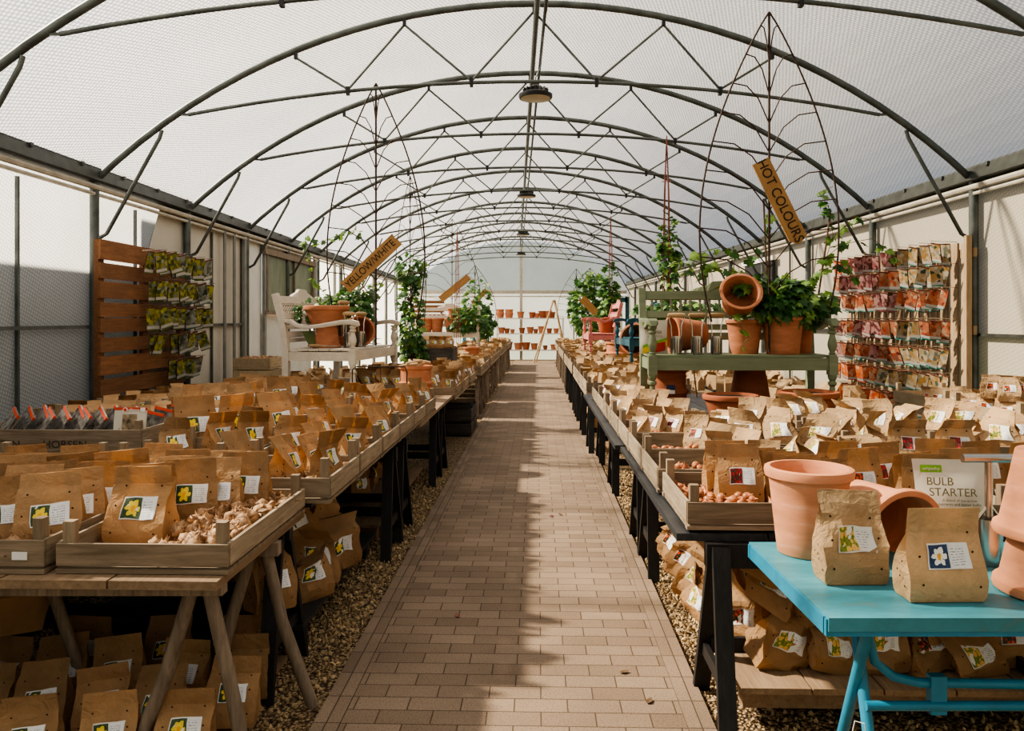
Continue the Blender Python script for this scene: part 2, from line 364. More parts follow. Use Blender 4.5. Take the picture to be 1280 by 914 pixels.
def text_mesh(name, body, size, mat, parent, loc, rot, ext=.001, sx=1):
    cu = bpy.data.curves.new(name, 'FONT'); cu.body = body; cu.size = size; cu.extrude = ext; cu.align_x = 'CENTER'; cu.align_y = 'CENTER'
    ob = bpy.data.objects.new(name, cu); COL.objects.link(ob)
    me = bpy.data.meshes.new_from_object(ob.evaluated_get(bpy.context.evaluated_depsgraph_get()))
    bpy.data.objects.remove(ob); me.name = name; me.materials.clear(); me.materials.append(mat)
    o = link(name, me, parent); o.location = loc; o.rotation_euler = rot; o.scale = (sx, 1, 1); return o

# ------------------------------------------------------------------ camera, world, sun
cam = bpy.data.cameras.new('camera'); camo = bpy.data.objects.new('camera', cam); COL.objects.link(camo)
camo.location = (0, 0, 1.5); camo.rotation_euler = (R(90), 0, 0)
cam.sensor_width = 36; cam.lens = 36*980/1280; cam.shift_x = -4/1280; cam.shift_y = -58/1280; cam.clip_start = .05
bpy.context.scene.camera = camo
w = bpy.data.worlds.new('world'); bpy.context.scene.world = w; w.use_nodes = True
wn = w.node_tree.nodes; bg = wn['Background']
tc = wn.new('ShaderNodeTexCoord'); nz = wn.new('ShaderNodeTexNoise'); nz.inputs['Scale'].default_value = 2.2; nz.inputs['Detail'].default_value = 5
rp = wn.new('ShaderNodeValToRGB'); rp.color_ramp.elements[0].position = .35; rp.color_ramp.elements[0].color = (.62, .74, .95, 1)
rp.color_ramp.elements[1].position = .62; rp.color_ramp.elements[1].color = (1, .98, .95, 1)
w.node_tree.links.new(tc.outputs['Generated'], nz.inputs['Vector']); w.node_tree.links.new(nz.outputs['Fac'], rp.inputs[0]); w.node_tree.links.new(rp.outputs[0], bg.inputs['Color'])
bg.inputs['Strength'].default_value = .62
sun = bpy.data.lights.new('sun', 'SUN'); so = bpy.data.objects.new('sun', sun); COL.objects.link(so)
sun.energy = 21; sun.angle = R(2.4); sun.color = (1, .86, .66)
d = Vector((math.cos(R(42))*.96, -math.cos(R(42))*.27, -math.sin(R(42)))); so.rotation_euler = d.to_track_quat('-Z', 'Y').to_euler(); so.location = (-8, 4, 9)
vs_ = bpy.context.scene.view_settings
vs_.view_transform = 'AgX'; vs_.look = 'AgX - Medium High Contrast'; vs_.exposure = .2
cy = bpy.context.scene.cycles
cy.max_bounces = 8; cy.diffuse_bounces = 4; cy.transmission_bounces = 6; cy.transparent_max_bounces = 16; cy.caustics_reflective = False; cy.caustics_refractive = False
try: cy.use_denoising = True
except Exception: pass

# ------------------------------------------------------------------ setting
Y0, Y1 = -.6, 29.1
def strip(s0, s1, t0, t1, z, h=0.0, n=1):
    m = MB()
    vs = [P(s0, t0, z), P(s1, t0, z), P(s1, t1, z), P(s0, t1, z)]
    m.add(vs, [(0, 1, 2, 3)], 0, [[(s0, t0), (s1, t0), (s1, t1), (s0, t1)]])
    if h:
        b = [v - Vector((0, 0, h)) for v in vs]
        m.add(vs+b, [(0, 4, 5, 1), (1, 5, 6, 2), (2, 6, 7, 3), (3, 7, 4, 0)])
    return m
m = MB(); m.add([(AX-HW-.1, Y0-1, 0), (AX+HW+.1, Y0-1, 0), (AX+HW+.1, Y1, 0), (AX-HW-.1, Y1, 0)], [(0, 1, 2, 3)])
struct('floor', m, M['gravel'])
tag(strip(-.634, .634, Y0, 28.2, .016, .016).build('brick_path', M['brick']), kind='structure')
tag(strip(-.734, -.636, Y0, 28.2, .02, .02).build('trim_1', M['kerb']), kind='structure')
tag(strip(.636, .734, Y0, 28.2, .02, .02).build('trim_2', M['kerb']), kind='structure')
m = MB(); m.add([(-60, -30, -.02), (60, -30, -.02), (60, 90, -.02), (-60, 90, -.02)], [(0, 1, 2, 3)])
tag(m.build('outside_ground', M['grass']), kind='structure')
m = MB(); m.box((-4.5, 4.0, 1.25), (.06, 9.0, 2.5)).box((-4.6, 9.9, 1.6), (.06, 3.2, 3.2))
tag(m.build('outside_fence', M['fence']), kind='structure')
# arc of the roof
RR, ZC = 5.71, 4.35-5.71
def arch(x, off=0): return math.sqrt((RR+off)**2 - x*x) + ZC
# roof film, uv in metres
m = MB(); N = 40; ang = math.asin(3.97/RR)
prev = None
for j in range(16):
    ya, yb = Y0 + (Y1-Y0)*j/16, Y0 + (Y1-Y0)*(j+1)/16
    for i in range(N):
        a0, a1 = -ang + 2*ang*i/N, -ang + 2*ang*(i+1)/N; q = RR+.05
        vs = [(AX+q*math.sin(a0), ya, ZC+q*math.cos(a0)), (AX+q*math.sin(a1), ya, ZC+q*math.cos(a1)), (AX+q*math.sin(a1), yb, ZC+q*math.cos(a1)), (AX+q*math.sin(a0), yb, ZC+q*math.cos(a0))]
        m.add(vs, [(0, 3, 2, 1)], 0, [[(a0*q, ya), (a0*q, yb), (a1*q, yb), (a1*q, ya)]])
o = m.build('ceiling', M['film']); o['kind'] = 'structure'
o.data.polygons.foreach_set('use_smooth', [True]*len(o.data.polygons))
XL, XR = AX-HW, AX+HW
def wallq(x, y0, y1, z0, z1): 
    return MB().add([(x, y0, z0), (x, y1, z0), (x, y1, z1), (x, y0, z1)], [(0, 1, 2, 3)], 0, [[(y0, z0), (y1, z0), (y1, z1), (y0, z1)]])
wl = wallq(XL-.06, Y0, 11.0, 0, 2.78).build('wall_left', M['film_wall']); wl['kind'] = 'structure'
def sub(name, mb, mats, par, smooth=None): return mb.build(name, mats, par, smooth)
sub('solid_panel', wallq(XL-.05, 11.0, 11.9, 0, 2.72), M['panel'], wl); sub('beige_panel', MB().add([(XL-.05, 8.3, 0), (XL-.05, 11, 0), (XL-.05, 11, 2.72), (XL-.05, 8.5, 2.72), (XL-.05, 8.05, 1.9)], [(0, 1, 2, 3, 4)]), M['beige'], wl)
sub('upper_panel', wallq(XL-.05, 11.9, 14.8, 2.5, 2.72), M['panel'], wl); sub('lower_panel', wallq(XL-.05, 11.9, 14.8, 0, 1.6), M['panel'], wl)
sub('far_panel', wallq(XL-.05, 14.8, Y1, 0, 2.72), M['panel_film'], wl)
m = MB(); m.bar((XL-.02, Y0, 1.43), (XL-.02, 11, 1.43), .03, .03)
for y in (4.0, 6.03, 7.9, 9.9): m.bar((XL-.03, y, 0), (XL-.03, y, 2.6), .025, .025, (1, 0, 0))
sub('rail', m, M['steel'], wl)
m = MB()
for y in (10.2, 10.55): m.tube([(XL+.02, y, .1), (XL+.02, y, 2.65)], .022)
for y in (11.0, 11.88, 14.85, 16.5, 19, 21, 23, 25, 27): m.box((XL-.0, y, 1.35), (.04, .09, 2.7))
sub('conduit', m, M['conduit'], wl)
m = MB(); m.box((XL-.02, 13.3, 2.06), (.02, 2.7, .86)); wd = struct('window_1', m, M['algae'])
m = MB(); m.box((XL+.01, 13.3, 2.53), (.07, 3.0, .09)).box((XL+.01, 13.3, 1.6), (.05, 2.9, .06)).box((XL+.01, 13.45, 2.06), (.03, .04, .86)).box((XL+.01, 14.68, 2.06), (.05, .08, .9)).box((XL+.01, 11.95, 2.06), (.05, .06, .9))
m.build('window_frame', M['greywood'], wd)
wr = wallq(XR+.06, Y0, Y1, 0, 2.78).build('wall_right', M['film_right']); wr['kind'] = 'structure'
m = MB(); m.bar((XR+.02, Y0, 1.36), (XR+.02, 12, 1.36), .03, .025)
for y in (6.05, 11.9, 13.9): m.bar((XR+.03, y, 0), (XR+.03, y, 2.6), .02, .02, (1, 0, 0))
m.build('rail', M['steel_dark'], wr)
m = MB(); m.box((XR+.0, 13.3, 1.95), (.05, 1.5, 1.0)); o = struct('window_2', m, M['lampblack'])
m = MB(); m.box((XR-.03, 13.3, 2.48), (.05, 1.7, .07)).box((XR-.03, 13.3, 1.42), (.05, 1.7, .07)); m.build('window_frame', M['panel'], o)
# end wall: arc top
m = MB(); pts = [(AX+4.03*math.sin(a)*1.0, 0, 0) for a in ()]
n = 24; vs = []; 
for i in range(n+1):
    x = -HW + 2*HW*i/n; vs.append((AX+x, Y1, 2.5)); vs.append((AX+x, Y1, max(2.5, arch(x)+.02)))
m.add(vs, [(2*i, 2*i+2, 2*i+3, 2*i+1) for i in range(n)], 0, [[(vs[k][0], vs[k][2]) for k in (2*i, 2*i+2, 2*i+3, 2*i+1)] for i in range(n)])
we = m.build('wall_end', M['film_end']); we['kind'] = 'structure'
m = MB(); m.add([(XL, Y1, 0), (XR, Y1, 0), (XR, Y1, 2.5), (XL, Y1, 2.5)], [(0, 1, 2, 3)], 0, [[(XL, 0), (XR, 0), (XR, 2.5), (XL, 2.5)]])
m.build('lower_panel', M['panel_film'], we)
m = MB(); m.box((AX, Y1-.04, 2.5), (2*HW, .06, .12)).box((AX+.05, Y1-.06, 2.15), (.1, .08, 4.3)).box((AX-2, Y1-.04, 1.25), (.05, .05, 2.5)).box((AX+2, Y1-.04, 1.25), (.05, .05, 2.5)).box((AX, Y1-.04, 2.34), (2*HW, .03, .04))
m.build('rail', M['pipe'], we)
# near wall behind the camera, plain film
m = MB(); m.add([(XL, Y0, 0), (XR, Y0, 0), (XR, Y0, 2.8), (XL, Y0, 2.8)], [(3, 2, 1, 0)], 0, [[(XL, 2.8), (XR, 2.8), (XR, 0), (XL, 0)]])
wn_ = m.build('wall_near', M['panel_film']); wn_['kind'] = 'structure'
# gutters and eave pipes
for k, (x, sg) in enumerate(((XL, 1), (XR, -1))):
    m = MB(); m.box((x-.02*sg, (Y0+Y1)/2, 2.79), (.16, Y1-Y0, .13), (0, R(-14*sg), 0))
    g = tag(m.build('trim_%d' % (3+k), M['steel_dark']), kind='structure')
    m = MB(); m.tube([(x+.02*sg, Y0, 2.69), (x+.02*sg, Y1, 2.69)], .028).tube([(x+.01*sg, Y0, 2.63), (x+.01*sg, Y1, 2.63)], .018)
    m.build('eave_pipe', M['pipe'], g, 40)
    m = MB()
    for j in range(40): m.box((x+.055*sg, .3+j*.72, 2.85), (.03, .035, .03))
    m.build('clip', M['steel'], g)
# roof trusses
def arcpts(x0, x1, n, off=0): return [(AX+x0+(x1-x0)*i/n, 0, arch(x0+(x1-x0)*i/n, off)) for i in range(n+1)]
RB, ZB = 16.4, 3.646-16.4
def chord(x): return math.sqrt(RB*RB-x*x)+ZB
mm = {}
m = MB(); pts = []
for i in range(33):
    a = -ang + 2*ang*i/32; pts.append((AX+RR*math.sin(a), 0, ZC+RR*math.cos(a)))
m.tube(pts, .031, 10, (0, 1, 0)); mm['arch_tube'] = m.mesh('arch_tube', M['steel'], 50)
m = MB(); m.tube([(AX+x, 0, chord(x)) for x in [-3.12+6.24*i/20 for i in range(21)]], .017, 8, (0, 1, 0))
for s_ in (-1, 1): m.tube([(AX+3.12*s_, 0, chord(3.12)), (AX+3.2*s_, 0, arch(3.2)-.02)], .012, 6)
mm['tie_bar'] = m.mesh('tie_bar', M['steel'], 50)
zz = [(-2.15, 1), (-1.68, 0), (-1.17, 1), (-.565, 0), (0, 1), (.565, 0), (1.17, 1), (1.68, 0), (2.15, 1)]
pz = [Vector((AX+x, 0, arch(x)-.07 if u else chord(x)+.015)) for x, u in zz]
webs = []
for i in range(8): webs.append(MB().tube([pz[i], pz[i+1]], .0115, 7).mesh('web_brace', M['steel'], 50))
m = MB()
for x, u in zz: m.box((AX+x, 0, arch(x)-.045 if u else chord(x)), (.03, .04, .075))
mm['bracket'] = m.mesh('bracket', M['lampblack'])
posts, knees = [], []
for sg in (-1, 1):
    posts.append(MB().tube([(AX+HW*sg-.0*sg, 0, 0), (AX+HW*sg, 0, 2.76)], .04, 12).mesh('post', M['steel'], 50))
    k = MB(); k.tube([(AX+3.36*sg, 0, arch(3.36)-.05), (AX+3.38*sg, 0, arch(3.36)-.12), (AX+3.86*sg, -.0, 2.27), (AX+3.93*sg, 0, 2.23)], .018, 8, (0, 1, 0)); knees.append(k.mesh('knee_brace', M['steel'], 50))
TY = [7.08+2*k for k in range(-3, 11)]
for n_, y in enumerate(TY):
    t = bpy.data.objects.new('trim_%d' % (5+n_), None); COL.objects.link(t); t.location = (0, y, 0); t['kind'] = 'structure'
    for nm, me in mm.items(): link(nm, me, t)
    for me in webs: link('web_brace', me, t)
    for me in posts: link('post', me, t)
    for me in knees: link('knee_brace', me, t)
m = MB(); m.tube([(AX+.02, Y0, 4.23), (AX+.02, Y1, 4.23)], .026, 10); tag(m.build('trim_20', M['steel'], None, 50), kind='structure')
m = MB(); m.tube([(AX+.09, Y0, 4.16), (AX+.085, Y1, 4.16)], .015, 8)
c_ = [(AX+.1, y, 4.13+.02*math.sin(y*5)) for y in [1.5+i*.25 for i in range(22)]]; m.tube(c_, .006, 5)
tag(m.build('trim_21', M['steel_dark'], None, 50), kind='structure')

rl = random.Random(2)
for i, (px_, py_) in enumerate(((.52, 3.05), (.19, 5.9), (.26, 5.95), (-.31, 3.9), (.45, 3.3))):
    m = MB(); m.add([(0, -.02, .002), (.012, -.008, .006), (.01, .012, .004), (0, .024, .008), (-.011, .01, .005), (-.01, -.01, .003), (0, 0, .001)], [(6, k, (k+1) % 6) for k in range(6)])
    o = m.build('fallen_leaf', M['rod'] if i % 2 else M['stem']); o.location = P(px_, py_, .019); o.rotation_euler = (0, 0, rl.random()*6)
    tag(o, 'small dry brown leaf lying on the brick path, %s' % ('near the right kerb', 'in the middle distance', 'beside another leaf midway', 'left of the middle', 'just beyond the near right one')[i], 'leaf')
# lamps
def lamp(y, label):
    t = thing('hanging_lamp', label, 'lamp', (AX+.02, y, 3.55), 0, 'round black lamps hung along the ridge')
    MB().lathe([(.152, .005), (.158, .02), (.158, .04), (.11, .062), (.07, .075)], 28, (0, 0, 0)).build('lamp_shade', M['lampblack'], t, 40)
    MB().lathe([(.001, -.006), (.10, -.004), (.14, .004)], 28, cap=False).build('lens', M['lens'], t, 40)
    m = MB(); m.lathe([(.062, .07), (.062, .11), (.03, .13)], 16)
    for k in range(16):
        a = 2*PI*k/16; m.box((.09*math.cos(a), .09*math.sin(a), .078), (.06, .006, .035), (0, 0, a))
    m.build('heat_sink', M['lampblack'], t)
    m = MB(); m.tube([(0, 0, .12), (0, 0, .2), (.02, 0, .24), (.05, .05, .32), (.07, 0, .58)], .006, 6); m.tube([(.02*math.cos(a), 0, .16+.02*math.sin(a)) for a in [k*PI/4 for k in range(9)]], .004, 5)
    m.build('hook', M['steel'], t)
for y, l in ((7.3, 'large round black lamp hanging nearest the front of the tunnel'), (13.2, 'round black lamp hanging second from the front'), (19.2, 'small looking black lamp hanging third from the front'), (25.2, 'black lamp hanging farthest away near the end wall')): lamp(y, l)

# gravel stones
def in_path(x, y):
    s = (x+.089)*CA - y*SA; return -.76 < s < .76
m = MB(); rnd = random.Random(3)
for sd in (-1, 1):
    for _ in range(4600):
        t_ = 2.3+ (rnd.random()**1.7)*5.5; s_ = sd*(.76+rnd.random()*(.38 if t_ > 3.6 else 1.5)); p = P(s_, t_, .004)
        r = .006+.007*rnd.random(); e = Euler((rnd.random()*6, rnd.random()*6, rnd.random()*6)).to_matrix()
        vs = [e @ (Vector(v)*r) for v in ((1.3, 0, 0), (-1.3, 0, 0), (0, 1, 0), (0, -1, 0), (0, 0, .7), (0, 0, -.7))]
        m.add([v+p for v in vs], [(0, 2, 4), (2, 1, 4), (1, 3, 4), (3, 0, 4), (2, 0, 5), (1, 2, 5), (3, 1, 5), (0, 3, 5)])
tag(m.build('gravel_stones', M['stone'], None, 80), 'loose pale gravel stones lying beside the brick path', 'gravel', kind='stuff')

# ------------------------------------------------------------------ paper bags
def bag_meshes(seed, W=.20, D=.10, H=.26, lean=0.0, twist=0.0, flat=.79, wr=1.0, photo='daff', kraft='kraft', pinch=0.0, side=0.0):
    rn = random.Random(seed); so_ = Vector((rn.random()*50, rn.random()*50, rn.random()*50))
    l1, l2 = rn.uniform(-.006, .006), rn.uniform(-.012, .012)
    def f(h):
        if h < .22: return 1.0
        if h > flat: return .03
        q = (h-.22)/(flat-.22); return max(.03, 1-.97*q**1.25)
    def pt(x, y, h, disp=True):
        """x,y in -1..1 of the section at height h"""
        w_ = W/2*(1+.05*math.sin(PI*min(1, h*1.3)) - .05*h - pinch*(h > .6)*(h-.6)); d_ = D/2*f(h)*(1+.12*math.sin(PI*min(1, h*1.6)))
        X, Y, Z = x*w_, y*d_, h*H
        if h < .05: X *= .96; Y *= .94
        if abs(x) > 1.0: X = math.copysign(w_ - (1-f(h))*D*.5 - D*.08, x)
        # lean of the creased flap
        h0 = .70
        if h > h0 and lean:
            k = (h-h0)*H; a = lean*min(1, (h-h0)/.14); Y += math.sin(a)*k; Z = h0*H + math.cos(a)*k
        Y += l1*8*h*h*(.6)
        X += side*h*h*H
        if twist:
            a = twist*max(0, h-.35)*1.5; X, Y = X*math.cos(a)-Y*math.sin(a), X*math.sin(a)+Y*math.cos(a)
        v = Vector((X, Y, Z))
        if disp and h > .01:
            nv = noise.noise_vector(v*10+so_)*.012*wr + noise.noise_vector(v*24+so_)*.0075*wr
            k = min(1, h*6)*(.35 if h > flat else 1); v += Vector((nv.x*.6, nv.y, nv.z*.5))*k
        return v
    hs = [0, .05, .13, .22, .32, .42, .5, .58, .65, .71, .76, flat, .86, .93, 1.0]
    fx = [-1, -.66, -.33, 0, .33, .66, 1]
    sec = [(x, -1) for x in fx] + [(1.01, 0)] + [(x, 1) for x in fx[::-1]] + [(-1.01, 0)]
    m = MB(); vs = [pt(x, y, h) for h in hs for x, y in sec]; n = len(sec); fs = []
    for i in range(len(hs)-1):
        for j in range(n): fs.append((i*n+j, i*n+(j+1) % n, (i+1)*n+(j+1) % n, (i+1)*n+j))
    fs.append(tuple(range(n))[::-1]); fs.append(tuple((len(hs)-1)*n+j for j in range(n)))
    m.add(vs, fs)
    def hole(x, y, h, ax):
        c = pt(x, y, h); off = Vector((0, -.0022, 0)) if ax == 'f' else (Vector((.0022, 0, 0)) if ax == 'r' else Vector((-.0022, 0, 0)))
        r = .0036
        vs = []
        for k in range(7):
            a = 2*PI*k/7
            vs.append(c+off+(Vector((r*math.cos(a), 0, r*math.sin(a))) if ax == 'f' else Vector((0, r*math.cos(a), r*math.sin(a)))))
        m.add(vs, [tuple(range(7))], 1)
    for x, h in ((-.72, .2), (.75, .19), (-.7, .5), (.72, .52), (-.62, .74), (.66, .73)): hole(x+rn.uniform(-.05, .05), -1, h+rn.uniform(-.02, .02), 'f')
    for h, y in ((.15, -.4), (.3, .3), (.42, -.3), (.24, .0)):
        for ax, x in (('r', .985), ('l', -.985)): hole(x, y, h, ax)
    me = m.mesh('paper_bag', [M[kraft], M['hole']], 24)
    lb = MB()
    def patch(u0, u1, h0, h1, mi):
        nx, nh = 4, 4; g = [[pt(u0+(u1-u0)*i/nx, -1, h0+(h1-h0)*j/nh)+Vector((0, -.003, 0)) for i in range(nx+1)] for j in range(nh+1)]
        vs = [v for r_ in g for v in r_]; fs = []; uv = []
        for j in range(nh):
            for i in range(nx):
                fs.append((j*(nx+1)+i, j*(nx+1)+i+1, (j+1)*(nx+1)+i+1, (j+1)*(nx+1)+i)); uv.append([(i/nx, j/nh), ((i+1)/nx, j/nh), ((i+1)/nx, (j+1)/nh), (i/nx, (j+1)/nh)])
        lb.add(vs, fs, mi, uv)
    e = .03
    patch(-.5, .62, .36, .62, 2)
    lb2 = lb; 
    def shift(k):
        pass
    # printed photo and type sit a hair in front of the white backing
    def patch2(u0, u1, h0, h1, mi):
        b0 = len(lb.v); patch(u0, u1, h0, h1, mi)
        for i in range(b0, len(lb.v)): lb.v[i] = (lb.v[i][0], lb.v[i][1]-.0012, lb.v[i][2])
    patch2(-.47, .06, .375, .605, 0); patch2(.1, .6, .37, .61, 1)
    lm = lb.mesh('printed_label', [M[photo], M['text'], M['paper']], 60)
    return me, lm
BV = {}
def bagset(key, n, **kw):
    BV[key] = [bag_meshes(sum(map(ord, key))*7+i*13, **{k: (v[i % len(v)] if isinstance(v, list) else v) for k, v in kw.items()}) for i in range(n)]
bagset('near', 6, lean=[.15, -.12, .25, .05, .3, -.05], twist=[0, .1, -.1, .05, 0, -.15], flat=[.8, .77, .82, .78, .8, .76], photo='daff', wr=[1, 1.2, .8, 1.1, 1, 1.3])
bagset('left', 8, W=.155, D=.12, H=[.30, .27, .24, .29, .22, .31, .26, .28], lean=[.3, -.3, .45, -.5, .15, .7, -.2, .35], twist=[-.7, -1.0, -.4, -.9, .2, -.6, -1.2, -.5], flat=[.74, .7, .76, .72, .75, .7, .73, .77], wr=1.3, photo='daff', side=[0, .1, -.15, .12, -.05, 0, .1, -.1])
bagset('small', 5, W=.13, D=.08, H=.185, lean=[.5, -.4, .6, -.5, .8], twist=[.2, -.3, .3, 0, -.2], wr=1, photo='daff')
bagset('pale', 8, W=.17, D=.12, H=[.24, .26, .2, .25, .22, .27, .23, .21], lean=[1.0, -.9, 1.3, .6, -1.2, .8, -.5, 1.1], twist=[.7, -.8, .5, -1.0, .3, .9, -.5, .2], flat=[.78, .74, .8, .72, .78, .75, .7, .8], wr=1.9, photo='tulp', kraft='kraft_pale', side=[.15, -.2, .1, -.1, .2, 0, -.15, .1])
bagset('tulip', 5, W=.15, D=.08, H=.21, lean=[.3, -.4, .2, .5, -.5], twist=[.5, .3, .8, .2, .6], wr=1.2, photo=['tulr', 'tuld'], kraft='kraft_pale')
bagset('upright', 4, W=.185, D=.08, H=.25, lean=[.05, -.05, .1, 0], twist=0, wr=.7, photo=['tuld', 'tulr'], kraft='kraft')
bagset('smallr', 4, W=.13, D=.09, H=.18, lean=[.9, -.6, .7, -.8], twist=[.3, -.4, .4, 0], wr=1.3, photo='tulr', kraft='kraft_pale')
bagset('slumpr', 6, W=.19, D=.12, H=[.25, .22, .27, .24, .2, .26], lean=[1.1, -.8, 1.3, .4, -1.2, .7], twist=[.6, -.5, .4, -.8, .9, -.3], wr=2.8, photo=['tulr', 'tulp'], side=[.3, -.25, .2, -.35, .15, .25])
bagset('slump', 6, W=.2, D=.11, H=.25, lean=[1.1, -.8, 1.3, .4, -1.2, .7], twist=[.6, -.5, .4, -.8, .9, -.3], wr=2.2, photo='daff', side=[.25, -.2, .15, -.3, .1, .2])
BAGN = [0]; ALLBAGS = []
def bag(key, loc, rot, label, group=None, sc=1.0, v=None):
    k = v if v is not None else random.randrange(len(BV[key])); me, lm = BV[key][k]
    o = link('paper_bag', me); o.location = loc; o.rotation_euler = rot if isinstance(rot, tuple) else (0, 0, rot)
    o.scale = (sc, sc, sc); link('printed_label', lm, o); tag(o, label, 'bag', group); BAGN[0] += 1; ALLBAGS.append(o)
    return o

# ------------------------------------------------------------------ crates
CR = {}
def crate_proto(w, d, h=.09, post=.075, style='crate'):
    key = (round(w, 2), round(d, 2), h, post, style)
    if key in CR: return CR[key]
    X = {'crate': ('crate', 'crate_y', 'crate_z'), 'dark': ('crate_dark',)*3, 'pale': ('crate_pale', 'crate_pale', 'crate_pale')}[style]
    th = .012; L = []
    def bd(nm, c, dm, mt, n=3):
        m = MB(); m.box(c, dm); L.append((nm, m.mesh(nm, M[mt])))
    bd('front_board', (0, -d/2+th/2, h/2+.022), (w-.004, th, h-.006), X[0]); bd('back_board', (0, d/2-th/2, h/2+.022), (w-.004, th, h-.006), X[0])
    bd('side_board', (-w/2+th/2+.0, 0, h/2+.024), (th, d-.03, h-.004), X[1]); bd('side_board', (w/2-th/2, 0, h/2+.024), (th, d-.03, h-.004), X[1])
    for i in (-1, 1):
        for j in (-1, 1): bd('corner_post', (i*(w/2-.032), j*(d/2-.032), (h+post)/2+.012), (.034, .034, h+post), X[2])
    m = MB(); m.box((0, 0, .016), (w-.02, d-.02, .008)); m.box((0, -d/2+.02, .008), (w, .04, .015)); m.box((0, d/2-.02, .008), (w, .04, .015)); m.box((-w/2+.02, 0, .0075), (.03, d-.01, .014)); m.box((w/2-.02, 0, .0075), (.03, d-.01, .014))
    L.append(('base', m.mesh('base', M[X[0]])))
    CR[key] = L; return L
def crate(s, t, z, w, d, label, h=.09, post=.075, style='crate', group=None, rz=0, world=False, name='wooden_crate'):
    p = Vector((s, t, z)) if world else P(s, t, z)
    o = thing(name, label, 'crate', p, (0 if world else -A)+rz, group)
    for nm, me in crate_proto(w, d, h, post, style): link(nm, me, o)
    return o
def in_crate(o, x, y, z=.022):
    return o.matrix_basis @ Vector((x, y, z)) if False else Vector(o.location) + Euler(o.rotation_euler).to_matrix() @ Vector((x, y, z))
def fill(o, w, d, key, nx, ny, th, phrase, jit=.12, sc=1.0, x0=None, x1=None, y0=None, y1=None, skip=0, zt=0.022, yj=.008):
    x0 = -w/2+.1 if x0 is None else x0; x1 = w/2-.1 if x1 is None else x1; y0 = -d/2+.08 if y0 is None else y0; y1 = d/2-.08 if y1 is None else y1
    for j in range(ny):
        for i in range(nx):
            if random.random() < skip: continue
            x = x0+(x1-x0)*(i/(nx-1) if nx > 1 else .5)+random.uniform(-.008, .008); y = y0+(y1-y0)*(j/(ny-1) if ny > 1 else .5)+random.uniform(-yj, yj)
            lab = 'kraft bulb bag, %s from left, %s row, in %s' % (ORD[i], ORD[j], phrase)
            bag(key, in_crate(o, x, y, zt), (random.uniform(-.06, .06), random.uniform(-.06, .06), th+random.uniform(-jit, jit)), lab, 'bulb bags in '+phrase, sc*random.uniform(.94, 1.05))

# bulbs
def bulb_mesh(seed, r, mat, papery):
    rn = random.Random(seed); m = MB(); so_ = Vector((seed*3.1, 0, 0))
    prof = [(.05, -.95), (.5, -.85), (.92, -.45), (1.0, 0), (.82, .45), (.5, .8), (.26, 1.1), (.13, 1.45), (.04, 1.75)]
    seg = 10
    m.lathe([(a*r, b*r) for a, b in prof], seg)
    if papery:
        m.lathe([(a*r*.6, b*r*.7) for a, b in prof], 8, (r*.75, 0, -r*.1), Euler((0, .5, 0)).to_matrix())
        for k in range(3):
            a = rn.random()*6; m.add([Vector((math.cos(a)*r*.2, math.sin(a)*r*.2, r*1.0)), Vector((math.cos(a+.9)*r*.7, math.sin(a+.9)*r*.7, r*.9)), Vector((math.cos(a+.4)*r*1.1, math.sin(a+.4)*r*1.1, r*1.7))], [(0, 1, 2)])
    m.v = [tuple(Vector(v)+noise.noise_vector(Vector(v)*(1.4/r)+so_)*r*(.28 if papery else .1)) for v in m.v]
    return m.mesh('flower_bulb', mat, 60)
BU = {'daff': [bulb_mesh(i, .0275, M['bulb'], True) for i in range(4)], 'tul': [bulb_mesh(i+9, .0185, M['tulipbulb'], False) for i in range(3)]}
BN = [0]
def bulbs(o, kind, n, x0, x1, y0, y1, z0, z1, label, group):
    for _ in range(n):
        x, y = random.uniform(x0, x1), random.uniform(y0, y1); z = z0+(z1-z0)*random.random()
        b = link('flower_bulb', random.choice(BU[kind])); b.location = in_crate(o, x, y, z); b.rotation_euler = (random.uniform(-1.5, 1.5), random.uniform(-1.5, 1.5), random.random()*6)
        k = random.uniform(.85, 1.2); b.scale = (k, k, k); tag(b, label, 'bulb', group); BN[0] += 1
def heap(o, kind, n, w, d, z, label):
    """countless bulbs: one stuff object"""
    src = BU[kind][0]; m = MB(); base = [v.co.copy() for v in src.vertices]; fc = [tuple(p.vertices) for p in src.polygons]
    rn = random.Random(n)
    for _ in range(n):
        e = Euler((rn.uniform(-1.5, 1.5), rn.uniform(-1.5, 1.5), rn.random()*6)).to_matrix(); c = Vector((rn.uniform(-w/2+.03, w/2-.03), rn.uniform(-d/2+.03, d/2-.03), z+rn.random()*.03))
        m.add([e @ v + c for v in base], fc)
    h = m.build('bulb_heap', M['bulb' if kind == 'daff' else 'tulipbulb'], None, 60); h.location = o.location; h.rotation_euler = o.rotation_euler
    tag(h, label, 'bulbs', kind='stuff')

